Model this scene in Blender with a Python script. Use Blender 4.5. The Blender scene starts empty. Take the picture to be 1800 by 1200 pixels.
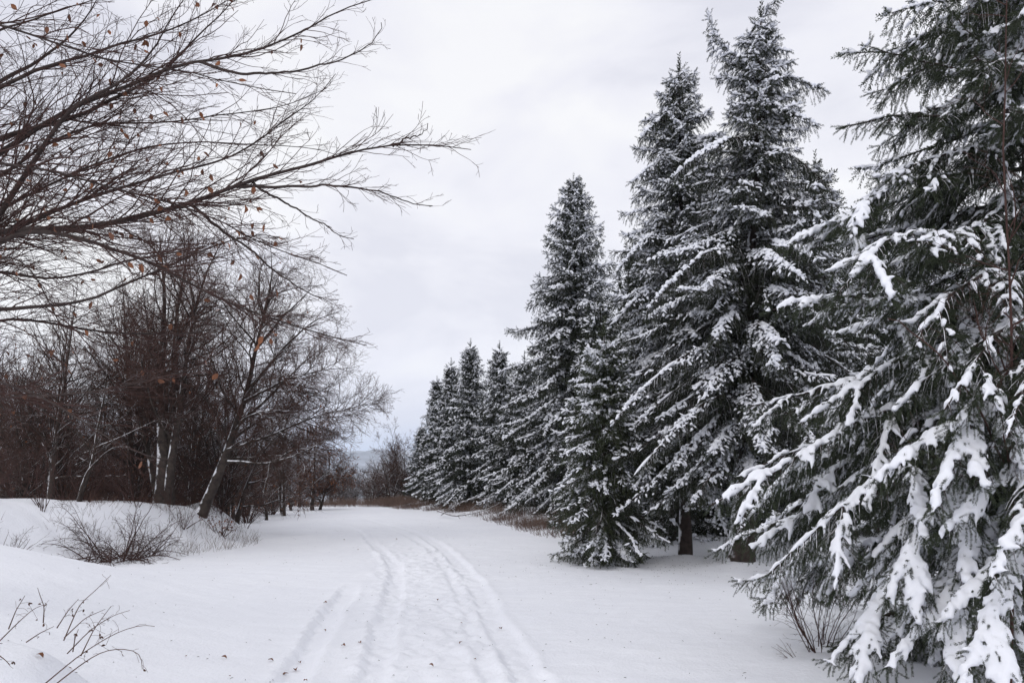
import bpy, math, random
import numpy as np

scene = bpy.context.scene
COL = scene.collection

# ------------------------------------------------------------------ camera, sky, sun, exposure
CAM_H = 1.6
cam_data = bpy.data.cameras.new("camera")
cam = bpy.data.objects.new("camera", cam_data)
COL.objects.link(cam)
cam.location = (0, 0, CAM_H)
cam.rotation_euler = (math.radians(90), 0, 0)
cam_data.sensor_width = 36.0
cam_data.lens = 27.0
cam_data.shift_y = 0.1306
cam_data.clip_start = 0.05
cam_data.clip_end = 20000
scene.camera = cam

SUN_EL, SUN_AZ = math.radians(38), math.radians(215)      # sun behind cloud, to the left of and behind the viewer
world = bpy.data.worlds.new("World")
scene.world = world
world.use_nodes = True
nt = world.node_tree
nt.nodes.clear()
def wn(t, **kw):
    n = nt.nodes.new(t)
    for k, v in kw.items():
        setattr(n, k, v)
    return n
w_out = wn('ShaderNodeOutputWorld')
w_bg = wn('ShaderNodeBackground')
w_sky = wn('ShaderNodeTexSky', sky_type='NISHITA', sun_disc=False)
w_sky.sun_elevation = SUN_EL
w_sky.sun_rotation = SUN_AZ
w_tc = wn('ShaderNodeTexCoord')
w_map = wn('ShaderNodeMapping')
w_map.inputs['Scale'].default_value = (1.0, 1.0, 2.1)
w_map.inputs['Location'].default_value = (0.35, 0.1, 0.42)
nt.links.new(w_tc.outputs['Generated'], w_map.inputs['Vector'])
w_n = wn('ShaderNodeTexNoise')
w_n.inputs['Scale'].default_value = 3.4
w_n.inputs['Detail'].default_value = 6.0
w_n.inputs['Roughness'].default_value = 0.5
w_n.inputs['Distortion'].default_value = 0.3
nt.links.new(w_map.outputs['Vector'], w_n.inputs['Vector'])
w_r = wn('ShaderNodeValToRGB')
cr = w_r.color_ramp
cr.elements[0].position = 0.37; cr.elements[0].color = (0.80, 0.805, 0.87, 1)
cr.elements[1].position = 0.60; cr.elements[1].color = (1.0, 1.0, 1.0, 1)
e = cr.elements.new(0.48); e.color = (0.92, 0.92, 0.965, 1)
nt.links.new(w_n.outputs['Fac'], w_r.inputs['Fac'])
# the cloud deck is darker and bluer low down over the valley
w_sep = wn('ShaderNodeSeparateXYZ')
nt.links.new(w_tc.outputs['Generated'], w_sep.inputs['Vector'])
w_er = wn('ShaderNodeValToRGB')
el = w_er.color_ramp
el.elements[0].position = 0.0;  el.elements[0].color = (0.50, 0.60, 0.80, 1)
el.elements[1].position = 0.80; el.elements[1].color = (1.0, 1.0, 1.0, 1)
for p_, c_ in ((0.025, (0.58, 0.66, 0.82)), (0.07, (0.75, 0.765, 0.83)), (0.12, (0.90, 0.905, 0.935)), (0.2, (0.96, 0.96, 0.97)), (0.33, (0.94, 0.94, 0.95)), (0.5, (0.91, 0.91, 0.93))):
    e = el.elements.new(p_); e.color = (*c_, 1)
nt.links.new(w_sep.outputs['Z'], w_er.inputs['Fac'])
w_mul = wn('ShaderNodeMix', data_type='RGBA', blend_type='MULTIPLY')
w_mul.inputs['Factor'].default_value = 1.0
nt.links.new(w_r.outputs['Color'], w_mul.inputs['A'])
nt.links.new(w_er.outputs['Color'], w_mul.inputs['B'])
w_gain = wn('ShaderNodeMix', data_type='RGBA', blend_type='MULTIPLY')
w_gain.inputs['Factor'].default_value = 1.0
w_gain.clamp_result = False
w_gain.inputs['B'].default_value = (10.6, 10.6, 10.65, 1)
nt.links.new(w_mul.outputs['Result'], w_gain.inputs['A'])
w_mix = wn('ShaderNodeMix', data_type='RGBA')
w_mix.inputs['Factor'].default_value = 0.97
nt.links.new(w_sky.outputs['Color'], w_mix.inputs['A'])
nt.links.new(w_gain.outputs['Result'], w_mix.inputs['B'])
nt.links.new(w_mix.outputs['Result'], w_bg.inputs['Color'])
w_bg.inputs['Strength'].default_value = 0.1
nt.links.new(w_bg.outputs['Background'], w_out.inputs['Surface'])

sun_data = bpy.data.lights.new("sun", 'SUN')
sun_data.energy = 0.75
sun_data.angle = math.radians(25)
sun_data.color = (1.0, 0.96, 0.9)
sun = bpy.data.objects.new("sun", sun_data)
sun.rotation_euler = (math.radians(90) - SUN_EL, 0, math.radians(180) - SUN_AZ)
COL.objects.link(sun)

scene.view_settings.view_transform = 'Standard'
scene.view_settings.look = 'None'
scene.view_settings.exposure = 0.0
scene.view_settings.gamma = 1.0
scene.view_settings.use_curve_mapping = False
scene.cycles.max_bounces = 6
scene.cycles.diffuse_bounces = 4
scene.cycles.glossy_bounces = 2
scene.cycles.volume_bounces = 1

# ------------------------------------------------------------------ helpers
F = 1350.0
def at(px, py, d):
    """a point of the place at distance d, seen at photo pixel (px, py)"""
    return np.array([(px - 900) / F * d, d, CAM_H + (835 - py) / F * d])

def norm(v):
    return v / np.maximum(np.linalg.norm(v, axis=-1, keepdims=True), 1e-9)

class Wob:
    """cheap smooth 3-D noise in about -1..1"""
    def __init__(s, seed, n=7):
        r = np.random.default_rng(seed)
        s.k = r.normal(size=(n, 3)); s.p = r.uniform(0, 6.28, n); s.n = n
    def __call__(s, P, f=1.0):
        P = np.asarray(P)
        return np.sin(P @ (s.k.T * f) + s.p).sum(-1) / math.sqrt(s.n) / 1.3

def build(name, chunks, mats, parent=None, smooth=False):
    """chunks: list of (V (n,3), faces (m,3|4), material index) -> one linked mesh object"""
    me = bpy.data.meshes.new(name)
    vs, li, ls, lt, mi = [], [], [], [], []
    off = lo = 0
    for V, Fc, m in chunks:
        if len(Fc) == 0:
            continue
        k = Fc.shape[1]
        vs.append(V); li.append((Fc + off).ravel())
        ls.append(lo + np.arange(len(Fc)) * k); lt.append(np.full(len(Fc), k)); mi.append(np.full(len(Fc), m))
        off += len(V); lo += Fc.size
    if vs:
        V = np.concatenate(vs).astype(np.float32)
        L = np.concatenate(li).astype(np.int32)
        me.vertices.add(len(V)); me.vertices.foreach_set('co', V.ravel())
        me.loops.add(len(L)); me.loops.foreach_set('vertex_index', L)
        S = np.concatenate(ls).astype(np.int32)
        me.polygons.add(len(S))
        me.polygons.foreach_set('loop_start', S)
        me.polygons.foreach_set('loop_total', np.concatenate(lt).astype(np.int32))
        me.polygons.foreach_set('material_index', np.concatenate(mi).astype(np.int32))
        if smooth:
            me.polygons.foreach_set('use_smooth', np.ones(len(S), dtype=bool))
    for m in mats:
        me.materials.append(m)
    me.update(calc_edges=True)
    o = bpy.data.objects.new(name, me)
    COL.objects.link(o)
    if parent:
        o.parent = parent
    return o

def thing(name, label, cat, loc=(0, 0, 0), group=None):
    o = bpy.data.objects.new(name, None)
    o.empty_display_size = 0.2
    COL.objects.link(o)
    o.location = tuple(float(v) for v in loc)
    tag(o, label, cat, group)
    return o

def tag(o, label, cat, group=None):
    o['label'] = label; o['category'] = cat
    if group:
        o['group'] = group
    return o

def dup(root, loc, rz=0.0, sc=1.0, label=None):
    r = root.copy(); COL.objects.link(r)
    r.location = tuple(float(v) for v in loc); r.rotation_euler = (0, 0, rz)
    r.scale = (sc, sc, sc) if not isinstance(sc, tuple) else sc
    if label:
        r['label'] = label
    for ch in root.children:
        c = ch.copy(); COL.objects.link(c); c.parent = r
        for g in ch.children:
            d = g.copy(); COL.objects.link(d); d.parent = c
    return r

def tubes(P, R, sides=5):
    """P (k,n,3), R (k,n): one batch of tapering tubes -> V, F"""
    P = np.asarray(P, float); R = np.asarray(R, float)
    k, n, _ = P.shape
    T = norm(np.gradient(P, axis=1))
    D = norm(P[:, -1] - P[:, 0])
    ref = np.where((np.abs(D[:, 2:3]) > 0.75), np.array([[1.0, 0.1, 0]]), np.array([[0, 0, 1.0]]))
    U = norm(np.cross(T, ref[:, None, :])); W = np.cross(T, U)
    a = np.arange(sides) * 2 * math.pi / sides
    V = P[:, :, None] + R[:, :, None, None] * (np.cos(a)[:, None] * U[:, :, None] + np.sin(a)[:, None] * W[:, :, None])
    base = (np.arange(k) * n * sides)[:, None, None] + (np.arange(n - 1) * sides)[None, :, None]
    j = np.arange(sides); j2 = (j + 1) % sides
    q = np.stack([base + j, base + j2, base + sides + j2, base + sides + j], -1)
    return V.reshape(-1, 3), q.reshape(-1, 4)

def resample(pts, n):
    pts = np.asarray(pts, float)
    s = np.concatenate([[0], np.cumsum(np.linalg.norm(np.diff(pts, axis=0), axis=1))]); s /= s[-1]
    t = np.linspace(0, 1, n)
    out = np.stack([np.interp(t, s, pts[:, i]) for i in range(pts.shape[1])], -1)
    for _ in range(2):
        out[1:-1] = (out[:-2] + 2 * out[1:-1] + out[2:]) / 4
    return out

# ------------------------------------------------------------------ materials
def material(name):
    m = bpy.data.materials.new(name); m.use_nodes = True
    n = m.node_tree; b = n.nodes['Principled BSDF']
    return m, n, b

def ramp(n, fac, stops):
    r = n.nodes.new('ShaderNodeValToRGB')
    e = r.color_ramp.elements
    e[0].position, e[0].color = stops[0][0], (*stops[0][1], 1)
    e[1].position, e[1].color = stops[-1][0], (*stops[-1][1], 1)
    for p, c in stops[1:-1]:
        x = e.new(p); x.color = (*c, 1)
    n.links.new(fac, r.inputs['Fac'])
    return r.outputs['Color']

def noise(n, scale, detail=4, rough=0.55, coord='Object'):
    t = n.nodes.new('ShaderNodeTexCoord'); x = n.nodes.new('ShaderNodeTexNoise')
    x.inputs['Scale'].default_value = scale; x.inputs['Detail'].default_value = detail; x.inputs['Roughness'].default_value = rough
    n.links.new(t.outputs[coord], x.inputs['Vector'])
    return x.outputs['Fac']

def bump(n, b, h, strength, dist):
    x = n.nodes.new('ShaderNodeBump'); x.inputs['Strength'].default_value = strength; x.inputs['Distance'].default_value = dist
    n.links.new(h, x.inputs['Height']); n.links.new(x.outputs['Normal'], b.inputs['Normal'])

def math_node(n, op, a, b_, clamp=False):
    x = n.nodes.new('ShaderNodeMath'); x.operation = op; x.use_clamp = clamp
    for i, v in enumerate((a, b_)):
        if isinstance(v, (int, float)):
            x.inputs[i].default_value = v
        else:
            n.links.new(v, x.inputs[i])
    return x.outputs[0]

SNOW = (0.87, 0.88, 0.925)

def snow_mix(n, b, col, wind, lo, hi, nscale, namp):
    """snow lodged where the surface faces the wind direction, broken up by noise"""
    g = n.nodes.new('ShaderNodeNewGeometry')
    d = n.nodes.new('ShaderNodeVectorMath'); d.operation = 'DOT_PRODUCT'
    n.links.new(g.outputs['Normal'], d.inputs[0]); d.inputs[1].default_value = wind
    nz = noise(n, nscale, 3)
    s = math_node(n, 'ADD', d.outputs['Value'], math_node(n, 'MULTIPLY', math_node(n, 'SUBTRACT', nz, 0.5), namp))
    mr = n.nodes.new('ShaderNodeMapRange'); mr.inputs['From Min'].default_value = lo; mr.inputs['From Max'].default_value = hi
    n.links.new(s, mr.inputs['Value'])
    mx = n.nodes.new('ShaderNodeMix'); mx.data_type = 'RGBA'
    n.links.new(mr.outputs['Result'], mx.inputs['Factor'])
    n.links.new(col, mx.inputs['A']); mx.inputs['B'].default_value = (*SNOW, 1)
    n.links.new(mx.outputs['Result'], b.inputs['Base Color'])

def bark_mat(name, c0, c1, wind=None, lo=0.6, hi=0.8, namp=1.2, nscale=6.0, grain=9.0):
    m, n, b = material(name)
    col = ramp(n, noise(n, grain, 6, 0.65), [(0.3, c0), (0.7, c1)])
    if wind is not None:
        snow_mix(n, b, col, wind, lo, hi, nscale, namp)
    else:
        n.links.new(col, b.inputs['Base Color'])
    b.inputs['Roughness'].default_value = 0.9
    b.inputs['Specular IOR Level'].default_value = 0.2
    bump(n, b, noise(n, grain * 3, 5), 0.5, 0.02)
    return m

M_BEECH = bark_mat('beech bark', (0.030, 0.022, 0.021), (0.075, 0.058, 0.052))
M_TWIG = bark_mat('beech twig', (0.040, 0.021, 0.019), (0.088, 0.050, 0.043), (-0.35, -0.2, 0.9), 0.95, 1.25, 1.0, 14.0)
M_TRUNK = bark_mat('wood trunk snowed', (0.025, 0.020, 0.019), (0.085, 0.068, 0.058), (-0.72, -0.40, 0.56), 0.74, 0.90, 1.6, 4.5)
M_TWIG2 = bark_mat('twig snow dusted', (0.050, 0.029, 0.025), (0.112, 0.064, 0.052), (-0.3, -0.2, 0.93), 0.86, 1.10, 1.5, 1.6)
M_TWIG3 = bark_mat('twig heavily snowed', (0.055, 0.045, 0.045), (0.11, 0.09, 0.088), (-0.3, -0.3, 0.9), 0.55, 0.95, 1.2, 1.8)
M_SPRUCE_BARK = bark_mat('spruce bark', (0.022, 0.017, 0.016), (0.065, 0.048, 0.042), (-0.90, -0.1, 0.42), 0.78, 0.95, 1.2, 4.5)
M_STALK = bark_mat('dead stalk', (0.06, 0.032, 0.026), (0.13, 0.075, 0.055))
M_GRASS = bark_mat('rust dry grass', (0.080, 0.050, 0.040), (0.22, 0.155, 0.125), (0, 0, 1), 0.95, 1.3, 0.8, 3.0, 1.5)

def needle_mat(name, c0, c1, frost):
    m, n, b = material(name)
    col = ramp(n, noise(n, 2.2, 4, 0.6), [(0.32, c0), (0.68, c1)])
    g = n.nodes.new('ShaderNodeNewGeometry')
    sx = n.nodes.new('ShaderNodeSeparateXYZ'); n.links.new(g.outputs['Normal'], sx.inputs['Vector'])
    up = math_node(n, 'ABSOLUTE', sx.outputs['Z'], 0)
    nz = math_node(n, 'ADD', math_node(n, 'MULTIPLY', noise(n, 5.5, 4, 0.65), 1.6), math_node(n, 'MULTIPLY', up, 0.55))
    mr = n.nodes.new('ShaderNodeMapRange')
    mr.inputs['From Min'].default_value = 1.75 - frost; mr.inputs['From Max'].default_value = 2.05 - frost
    mr.inputs['To Max'].default_value = 0.8
    n.links.new(nz, mr.inputs['Value'])
    mx = n.nodes.new('ShaderNodeMix'); mx.data_type = 'RGBA'
    n.links.new(mr.outputs['Result'], mx.inputs['Factor']); n.links.new(col, mx.inputs['A'])
    mx.inputs['B'].default_value = (*SNOW, 1)
    n.links.new(mx.outputs['Result'], b.inputs['Base Color'])
    b.inputs['Roughness'].default_value = 0.65
    b.inputs['Specular IOR Level'].default_value = 0.25
    return m

M_NEEDLE_NEAR = needle_mat('needles near', (0.020, 0.027, 0.015), (0.048, 0.060, 0.033), 0.10)
M_NEEDLE = needle_mat('needles', (0.014, 0.018, 0.011), (0.036, 0.042, 0.026), 0.06)
M_NEEDLE_GREEN = needle_mat('needles greener', (0.022, 0.029, 0.014), (0.052, 0.062, 0.032), 0.05)

def snow_mat(name, grain, s1, d1, sss=0.0):
    m, n, b = material(name)
    col = ramp(n, noise(n, 0.8, 5), [(0.3, (0.84, 0.855, 0.915)), (0.7, (0.875, 0.89, 0.945))])
    n.links.new(col, b.inputs['Base Color'])
    b.inputs['Roughness'].default_value = 0.75
    b.inputs['Specular IOR Level'].default_value = 0.25
    h = math_node(n, 'ADD', noise(n, grain, 6, 0.7), math_node(n, 'MULTIPLY', noise(n, grain * 6, 3, 0.6), 0.35))
    bump(n, b, h, s1, d1)
    return m
M_SNOW = snow_mat('snow ground', 6.0, 0.7, 0.025)
M_SNOWCAP = snow_mat('snow on boughs', 22.0, 0.4, 0.01)

def leaf_mat():
    m, n, b = material('dead beech leaf')
    oi = n.nodes.new('ShaderNodeObjectInfo')
    col = ramp(n, noise(n, 3.0, 2), [(0.35, (0.085, 0.030, 0.014)), (0.65, (0.24, 0.085, 0.030))])
    n.links.new(col, b.inputs['Base Color'])
    b.inputs['Roughness'].default_value = 0.6
    return m
M_LEAF = leaf_mat()

# ------------------------------------------------------------------ the ground
WOB_A, WOB_B, WOB_C = Wob(11), Wob(12), Wob(13)
WOB_D, WOB_E, WOB_F = Wob(14, 24), Wob(15, 24), Wob(16, 24)
TOE_Y = np.array([0, 6, 12, 14.4, 15.6, 17.5, 19.6, 20.6, 21.6, 24, 30, 40, 60, 200.])
TOE_X = np.array([-10.5, -10, -9.2, -7.75, -6.55, -6.05, -6.45, -6.95, -8.2, -10.3, -12.8, -14.5, -18, -40.])
GR_Y = np.array([0, 12, 16, 19.6, 24, 28, 33, 37, 45, 60, 200.])      # edge of the rusty grass on the right
GR_X = np.array([9, 5, 2.6, 0.87, -0.2, -1.04, -3.3, -5.8, -8.2, -11, -11.])

def px_track(pts):
    P = np.array([((px - 900) / F * (CAM_H * F / (py - 835)), CAM_H * F / (py - 835)) for px, py in pts])
    d = P[0] - P[1]
    return np.vstack([P[0] + d * 4, P])
TRACKS = [   # centre line, half width, depth, fade-in at the far end
    (px_track([(945, 1210), (872, 1100), (822, 1012), (760, 952), (695, 926), (610, 906), (520, 898)]), 0.17, 0.036),
    (px_track([(650, 1210), (680, 1085), (694, 1000), (655, 955), (618, 928), (540, 906)]), 0.14, 0.036),
    (px_track([(505, 1210), (560, 1120), (592, 1070), (622, 1028)]), 0.14, 0.045),
    (px_track([(868, 1210), (835, 1110), (796, 1018), (742, 956), (672, 926)]), 0.10, 0.022),
    (px_track([(770, 1210), (764, 1110), (735, 1000), (680, 945)]), 0.55, 0.02),
]
def sstep(x):
    x = np.clip(x, 0, 1); return x * x * (3 - 2 * x)

def polyline_dist(x, y, pts):
    best = np.full(x.shape, 1e9); along = np.zeros(x.shape)
    L = 0.0
    for a, b in zip(pts[:-1], pts[1:]):
        ab = b - a; l = np.hypot(*ab)
        t = np.clip(((x - a[0]) * ab[0] + (y - a[1]) * ab[1]) / (l * l), 0, 1)
        d = np.hypot(x - a[0] - t * ab[0], y - a[1] - t * ab[1])
        m = d < best
        best = np.where(m, d, best); along = np.where(m, L + t * l, along)
        L += l
    return best, along, L

def smooth_line(pts, n=60):
    """Catmull-Rom through the points"""
    P = np.vstack([2 * pts[0] - pts[1], pts, 2 * pts[-1] - pts[-2]])
    out = []
    m = max(2, n // (len(pts) - 1))
    for i in range(1, len(P) - 2):
        for t in np.linspace(0, 1, m, endpoint=False):
            a, b, c, d = P[i - 1], P[i], P[i + 1], P[i + 2]
            out.append(0.5 * (2 * b + (c - a) * t + (2 * a - 5 * b + 4 * c - d) * t * t + (3 * b - a - 3 * c + d) * t ** 3))
    out.append(P[-2])
    return np.array(out)
TRACKS = [(smooth_line(p), w, d) for p, w, d in TRACKS]

def ground(x, y, fine=True):
    x = np.asarray(x, float); y = np.asarray(y, float)
    P = np.stack([x, y, np.zeros_like(x)], -1)
    z = 0.035 * WOB_A(P, 0.45) * np.clip(y / 10, 0.2, 1)
    # wooded bank on the left
    dist = np.interp(y, TOE_Y, TOE_X) - x + 0.14 * WOB_B(P, 1.1)
    hb = np.interp(y, [0, 10, 15, 18, 20.6, 23, 30, 60], [1.0, 1.12, 1.12, 0.92, 0.70, 0.50, 0.25, 0.1])
    z = z + hb * sstep(dist / 1.7) + (0.09 * WOB_C(P, 1.3) + 0.045 * WOB_A(P, 3.1) + 0.02 * WOB_B(P, 6.5)) * sstep(dist / 1.0)
    # the drift in the left foreground
    z = z + 0.98 * np.exp(-(((x + 7.6) / 3.1) ** 2 + ((y - 8.2) / 2.9) ** 2) ** 1.15) * (dist < 9)
    z = z + 0.22 * np.exp(-(((x + 4.6) / 1.6) ** 2 + ((y - 5.2) / 2.0) ** 2))
    # a lump of drifted snow in the corner
    q = np.hypot((x + 3.45) / 0.78, (y - 4.75) / 0.6)
    z = z + 0.36 * sstep((1.35 - q + 0.08 * WOB_C(P, 4)) / 0.85)
    # rounded lump at the end of the bank
    z = z + 0.22 * np.exp(-(((x + 7.2) / 0.85) ** 2 + ((y - 19.4) / 1.1) ** 2) ** 1.5)
    # slight rise under the spruces on the right
    gd = x - np.interp(y, GR_Y, GR_X)
    z = z + 0.30 * sstep(gd / 2.5) + 0.06 * WOB_B(P, 2.2) * sstep(gd / 1.2)
    for tx, ty, a, r in ((3.85, 12.9, 0.16, 0.7), (3.2, 14.3, 0.12, 0.6), (4.6, 6.6, 0.15, 0.9), (2.75, 6.3, 0.10, 0.6), (3.5, 5.4, 0.12, 0.7)):
        z = z + a * np.exp(-((x - tx) ** 2 + (y - ty) ** 2) / r ** 2)
    # crest of the hill, then down into the valley
    t = np.maximum(y - 41, 0)
    z = z - np.where(t < 20, 0.0035 * t * t, 1.4 + 0.14 * (t - 20)) + np.where(t > 700, 0.14 * (t - 700), 0)
    t = np.maximum(-y - 10, 0)
    z = z - 0.0
    if fine:
        near = y < 45
        rough = 0
        for i, (pts, w, dep) in enumerate(TRACKS):
            d, al, L = polyline_dist(x, y, pts)
            jag = 0.026 * WOB_D(P, 6.0) + 0.022 * WOB_E(P, 19.0)
            d = d + jag * (i != 4)
            far = np.clip((L - al) / (1.2 if i == 2 else 4.0), 0, 1)
            prof = -sstep((w - d) / (w * 0.42)) + 0.30 * np.exp(-((d - w * 1.18) / (w * 0.30)) ** 2)
            if i == 4:
                prof = -sstep((w - d) / (w * 0.6))
                rough = sstep((0.95 - d) / 0.4) * far
            z = z + np.where(near, dep * prof * far, 0)
        # churned, trodden snow between the tracks and lightly everywhere
        crumb = 0.34 * np.abs(WOB_D(P, 6.3)) + 0.36 * np.abs(WOB_E(P, 12.7)) + 0.30 * np.abs(WOB_F(P, 25.0)) + 0.25 * WOB_E(P, 3.1)
        hum = 0.5 + 0.5 * WOB_A(P, 1.7)
        z = z + np.where(near, rough * 0.055 * (crumb - 0.4), 0)
        z = z + np.where(near, 0.006 * WOB_D(P * np.array([1.0, 2.2, 1]), 4.2) + 0.0035 * WOB_F(P, 14.0) + 0.006 * hum * WOB_B(P, 2.7), 0)
    return z

def gz(x, y):
    return float(ground(np.array([x]), np.array([y]))[0])

def gp(px, d):
    """a point on the ground at distance d under photo column px"""
    x = (px - 900) / F * d
    return np.array([x, d, gz(x, d)])

def axis_steps(lo, hi, step, grow, lim):
    a = list(np.arange(lo, hi, step)); s = step
    while a[-1] < lim:
        s *= grow; a.append(a[-1] + s)
    return a
xs_r = axis_steps(0, 2.2, 0.028, 1.05, 2600)
xs_l = axis_steps(0, 4.2, 0.034, 1.05, 2600)
xs = np.array([-v for v in xs_l[:0:-1]] + xs_r)
ys_f = axis_steps(3.6, 15, 0.034, 1.02, 3800)
ys_b = axis_steps(0, 0.5, 0.1, 1.3, 400)
ys = np.array([3.6 - v for v in ys_b[:0:-1]] + ys_f)
GX, GY = np.meshgrid(xs, ys)
GZ = ground(GX, GY)
nx, ny = len(xs), len(ys)
ii = (np.arange(ny - 1)[:, None] * nx + np.arange(nx - 1)[None, :]).ravel()
g = build('snow_ground', [(np.stack([GX, GY, GZ], -1).reshape(-1, 3), np.stack([ii, ii + 1, ii + nx + 1, ii + nx], -1), 0)], [M_SNOW], smooth=True)
g['kind'] = 'structure'

# far hills beyond the valley
m_hill, n, b = material('wooded winter hills')
n.links.new(ramp(n, noise(n, 0.004, 6, 0.6), [(0.4, (0.05, 0.055, 0.06)), (0.6, (0.30, 0.31, 0.34))]), b.inputs['Base Color'])
b.inputs['Roughness'].default_value = 0.9
hx = np.linspace(-4200, 4200, 140); hy = np.linspace(3000, 5200, 40)
HX, HY = np.meshgrid(hx, hy)
PP = np.stack([HX, HY, 0 * HX], -1)
HZ = -110 + (190 + 60 * WOB_A(PP, 0.0012) + 14 * WOB_B(PP, 0.006) + 20 * WOB_C(PP, 0.013) + 9 * WOB_A(PP, 0.034)) * sstep((HY - 3000) / 1500)
k = len(hx); ii = (np.arange(39)[:, None] * k + np.arange(k - 1)[None, :]).ravel()
h = build('hills', [(np.stack([HX, HY, HZ], -1).reshape(-1, 3), np.stack([ii, ii + 1, ii + k + 1, ii + k], -1), 0)], [m_hill], smooth=True)
h['kind'] = 'structure'

# ------------------------------------------------------------------ spruces
def needle_proto(kind, seed=3):
    """needle-clad twig along +x, length 1: V, F (triangles)"""
    r = np.random.default_rng(seed)
    nn, nl, nw = {'near': (60, 0.15, 0.036), 'mid': (22, 0.22, 0.075), 'far': (12, 0.34, 0.13)}[kind]
    t = np.linspace(0.0, 1.0, nn) + r.uniform(-.02, .02, nn)
    a = np.arange(nn) * 2.399 + r.uniform(-.3, .3, nn)
    rad = np.stack([0 * a, np.cos(a), np.sin(a) * 0.85], -1)
    d = norm(rad * 0.8 + np.array([0.75, 0, 0.10]))
    L = nl * r.uniform(.75, 1.15, nn)[:, None]
    base = np.stack([t, 0 * t, 0 * t], -1)
    tip = base + d * L
    s = norm(np.cross(d, r.normal(size=(nn, 3)))) * nw * 0.5
    mid = base + d * L * 0.4
    V = np.stack([base, mid + s, tip, mid - s], 1).reshape(-1, 3)
    Fc = np.arange(nn)[:, None] * 4 + np.array([[0, 1, 2, 3]])
    return V, Fc

def lens_proto(sides=6):
    """a lump of snow lying along +x, length 1, flat underneath"""
    rings = [(0.0, 0.12), (0.16, 0.75), (0.42, 1.0), (0.72, 0.85), (0.93, 0.4), (1.02, 0.06)]
    a = np.arange(sides) * 2 * math.pi / sides
    V = []
    for x, rr in rings:
        zz = np.sin(a); zz = np.where(zz < 0, zz * 0.45, zz * 0.9)
        V.append(np.stack([np.full(sides, x), np.cos(a) * rr, zz * rr], -1))
    V = np.concatenate(V)
    Fc = []
    for i in range(len(rings) - 1):
        for j in range(sides):
            Fc.append([i * sides + j, i * sides + (j + 1) % sides, (i + 1) * sides + (j + 1) % sides, (i + 1) * sides + j])
    return V, np.array(Fc)
LENS_V, LENS_F = lens_proto()
LENS5_V, LENS5_F = lens_proto(4)
NEEDLES = {k: [needle_proto(k, s) for s in (3, 4, 5)] for k in ('near', 'mid', 'far')}

def frames(D, up):
    D = norm(D)
    S = norm(np.cross(up, D)); U = np.cross(D, S)
    return D, S, U

def place(proto, P, D, S, U, L, W=None):
    V, Fc = proto
    L = np.asarray(L)[:, None, None]
    W = L if W is None else np.asarray(W)[:, None, None]
    X = P[:, None] + L * V[None, :, 0:1] * D[:, None] + W * V[None, :, 1:2] * S[:, None] + W * V[None, :, 2:3] * U[:, None]
    k = len(P); nv = len(V)
    return X.reshape(-1, 3), (np.arange(k)[:, None, None] * nv + Fc[None]).reshape(-1, Fc.shape[1])

LOD = {
    'near': dict(bs=0.060, ss=0.036, sl=0.13, kind='near'),
    'mid':  dict(bs=0.072, ss=0.050, sl=0.15, kind='mid'),
    'far':  dict(bs=0.13, ss=0.10, sl=0.22, kind='far'),
    'bulk': dict(bs=0.20, ss=0.17, sl=0.28, kind='far'),
}
Z = np.array([0, 0, 1.0])

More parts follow.
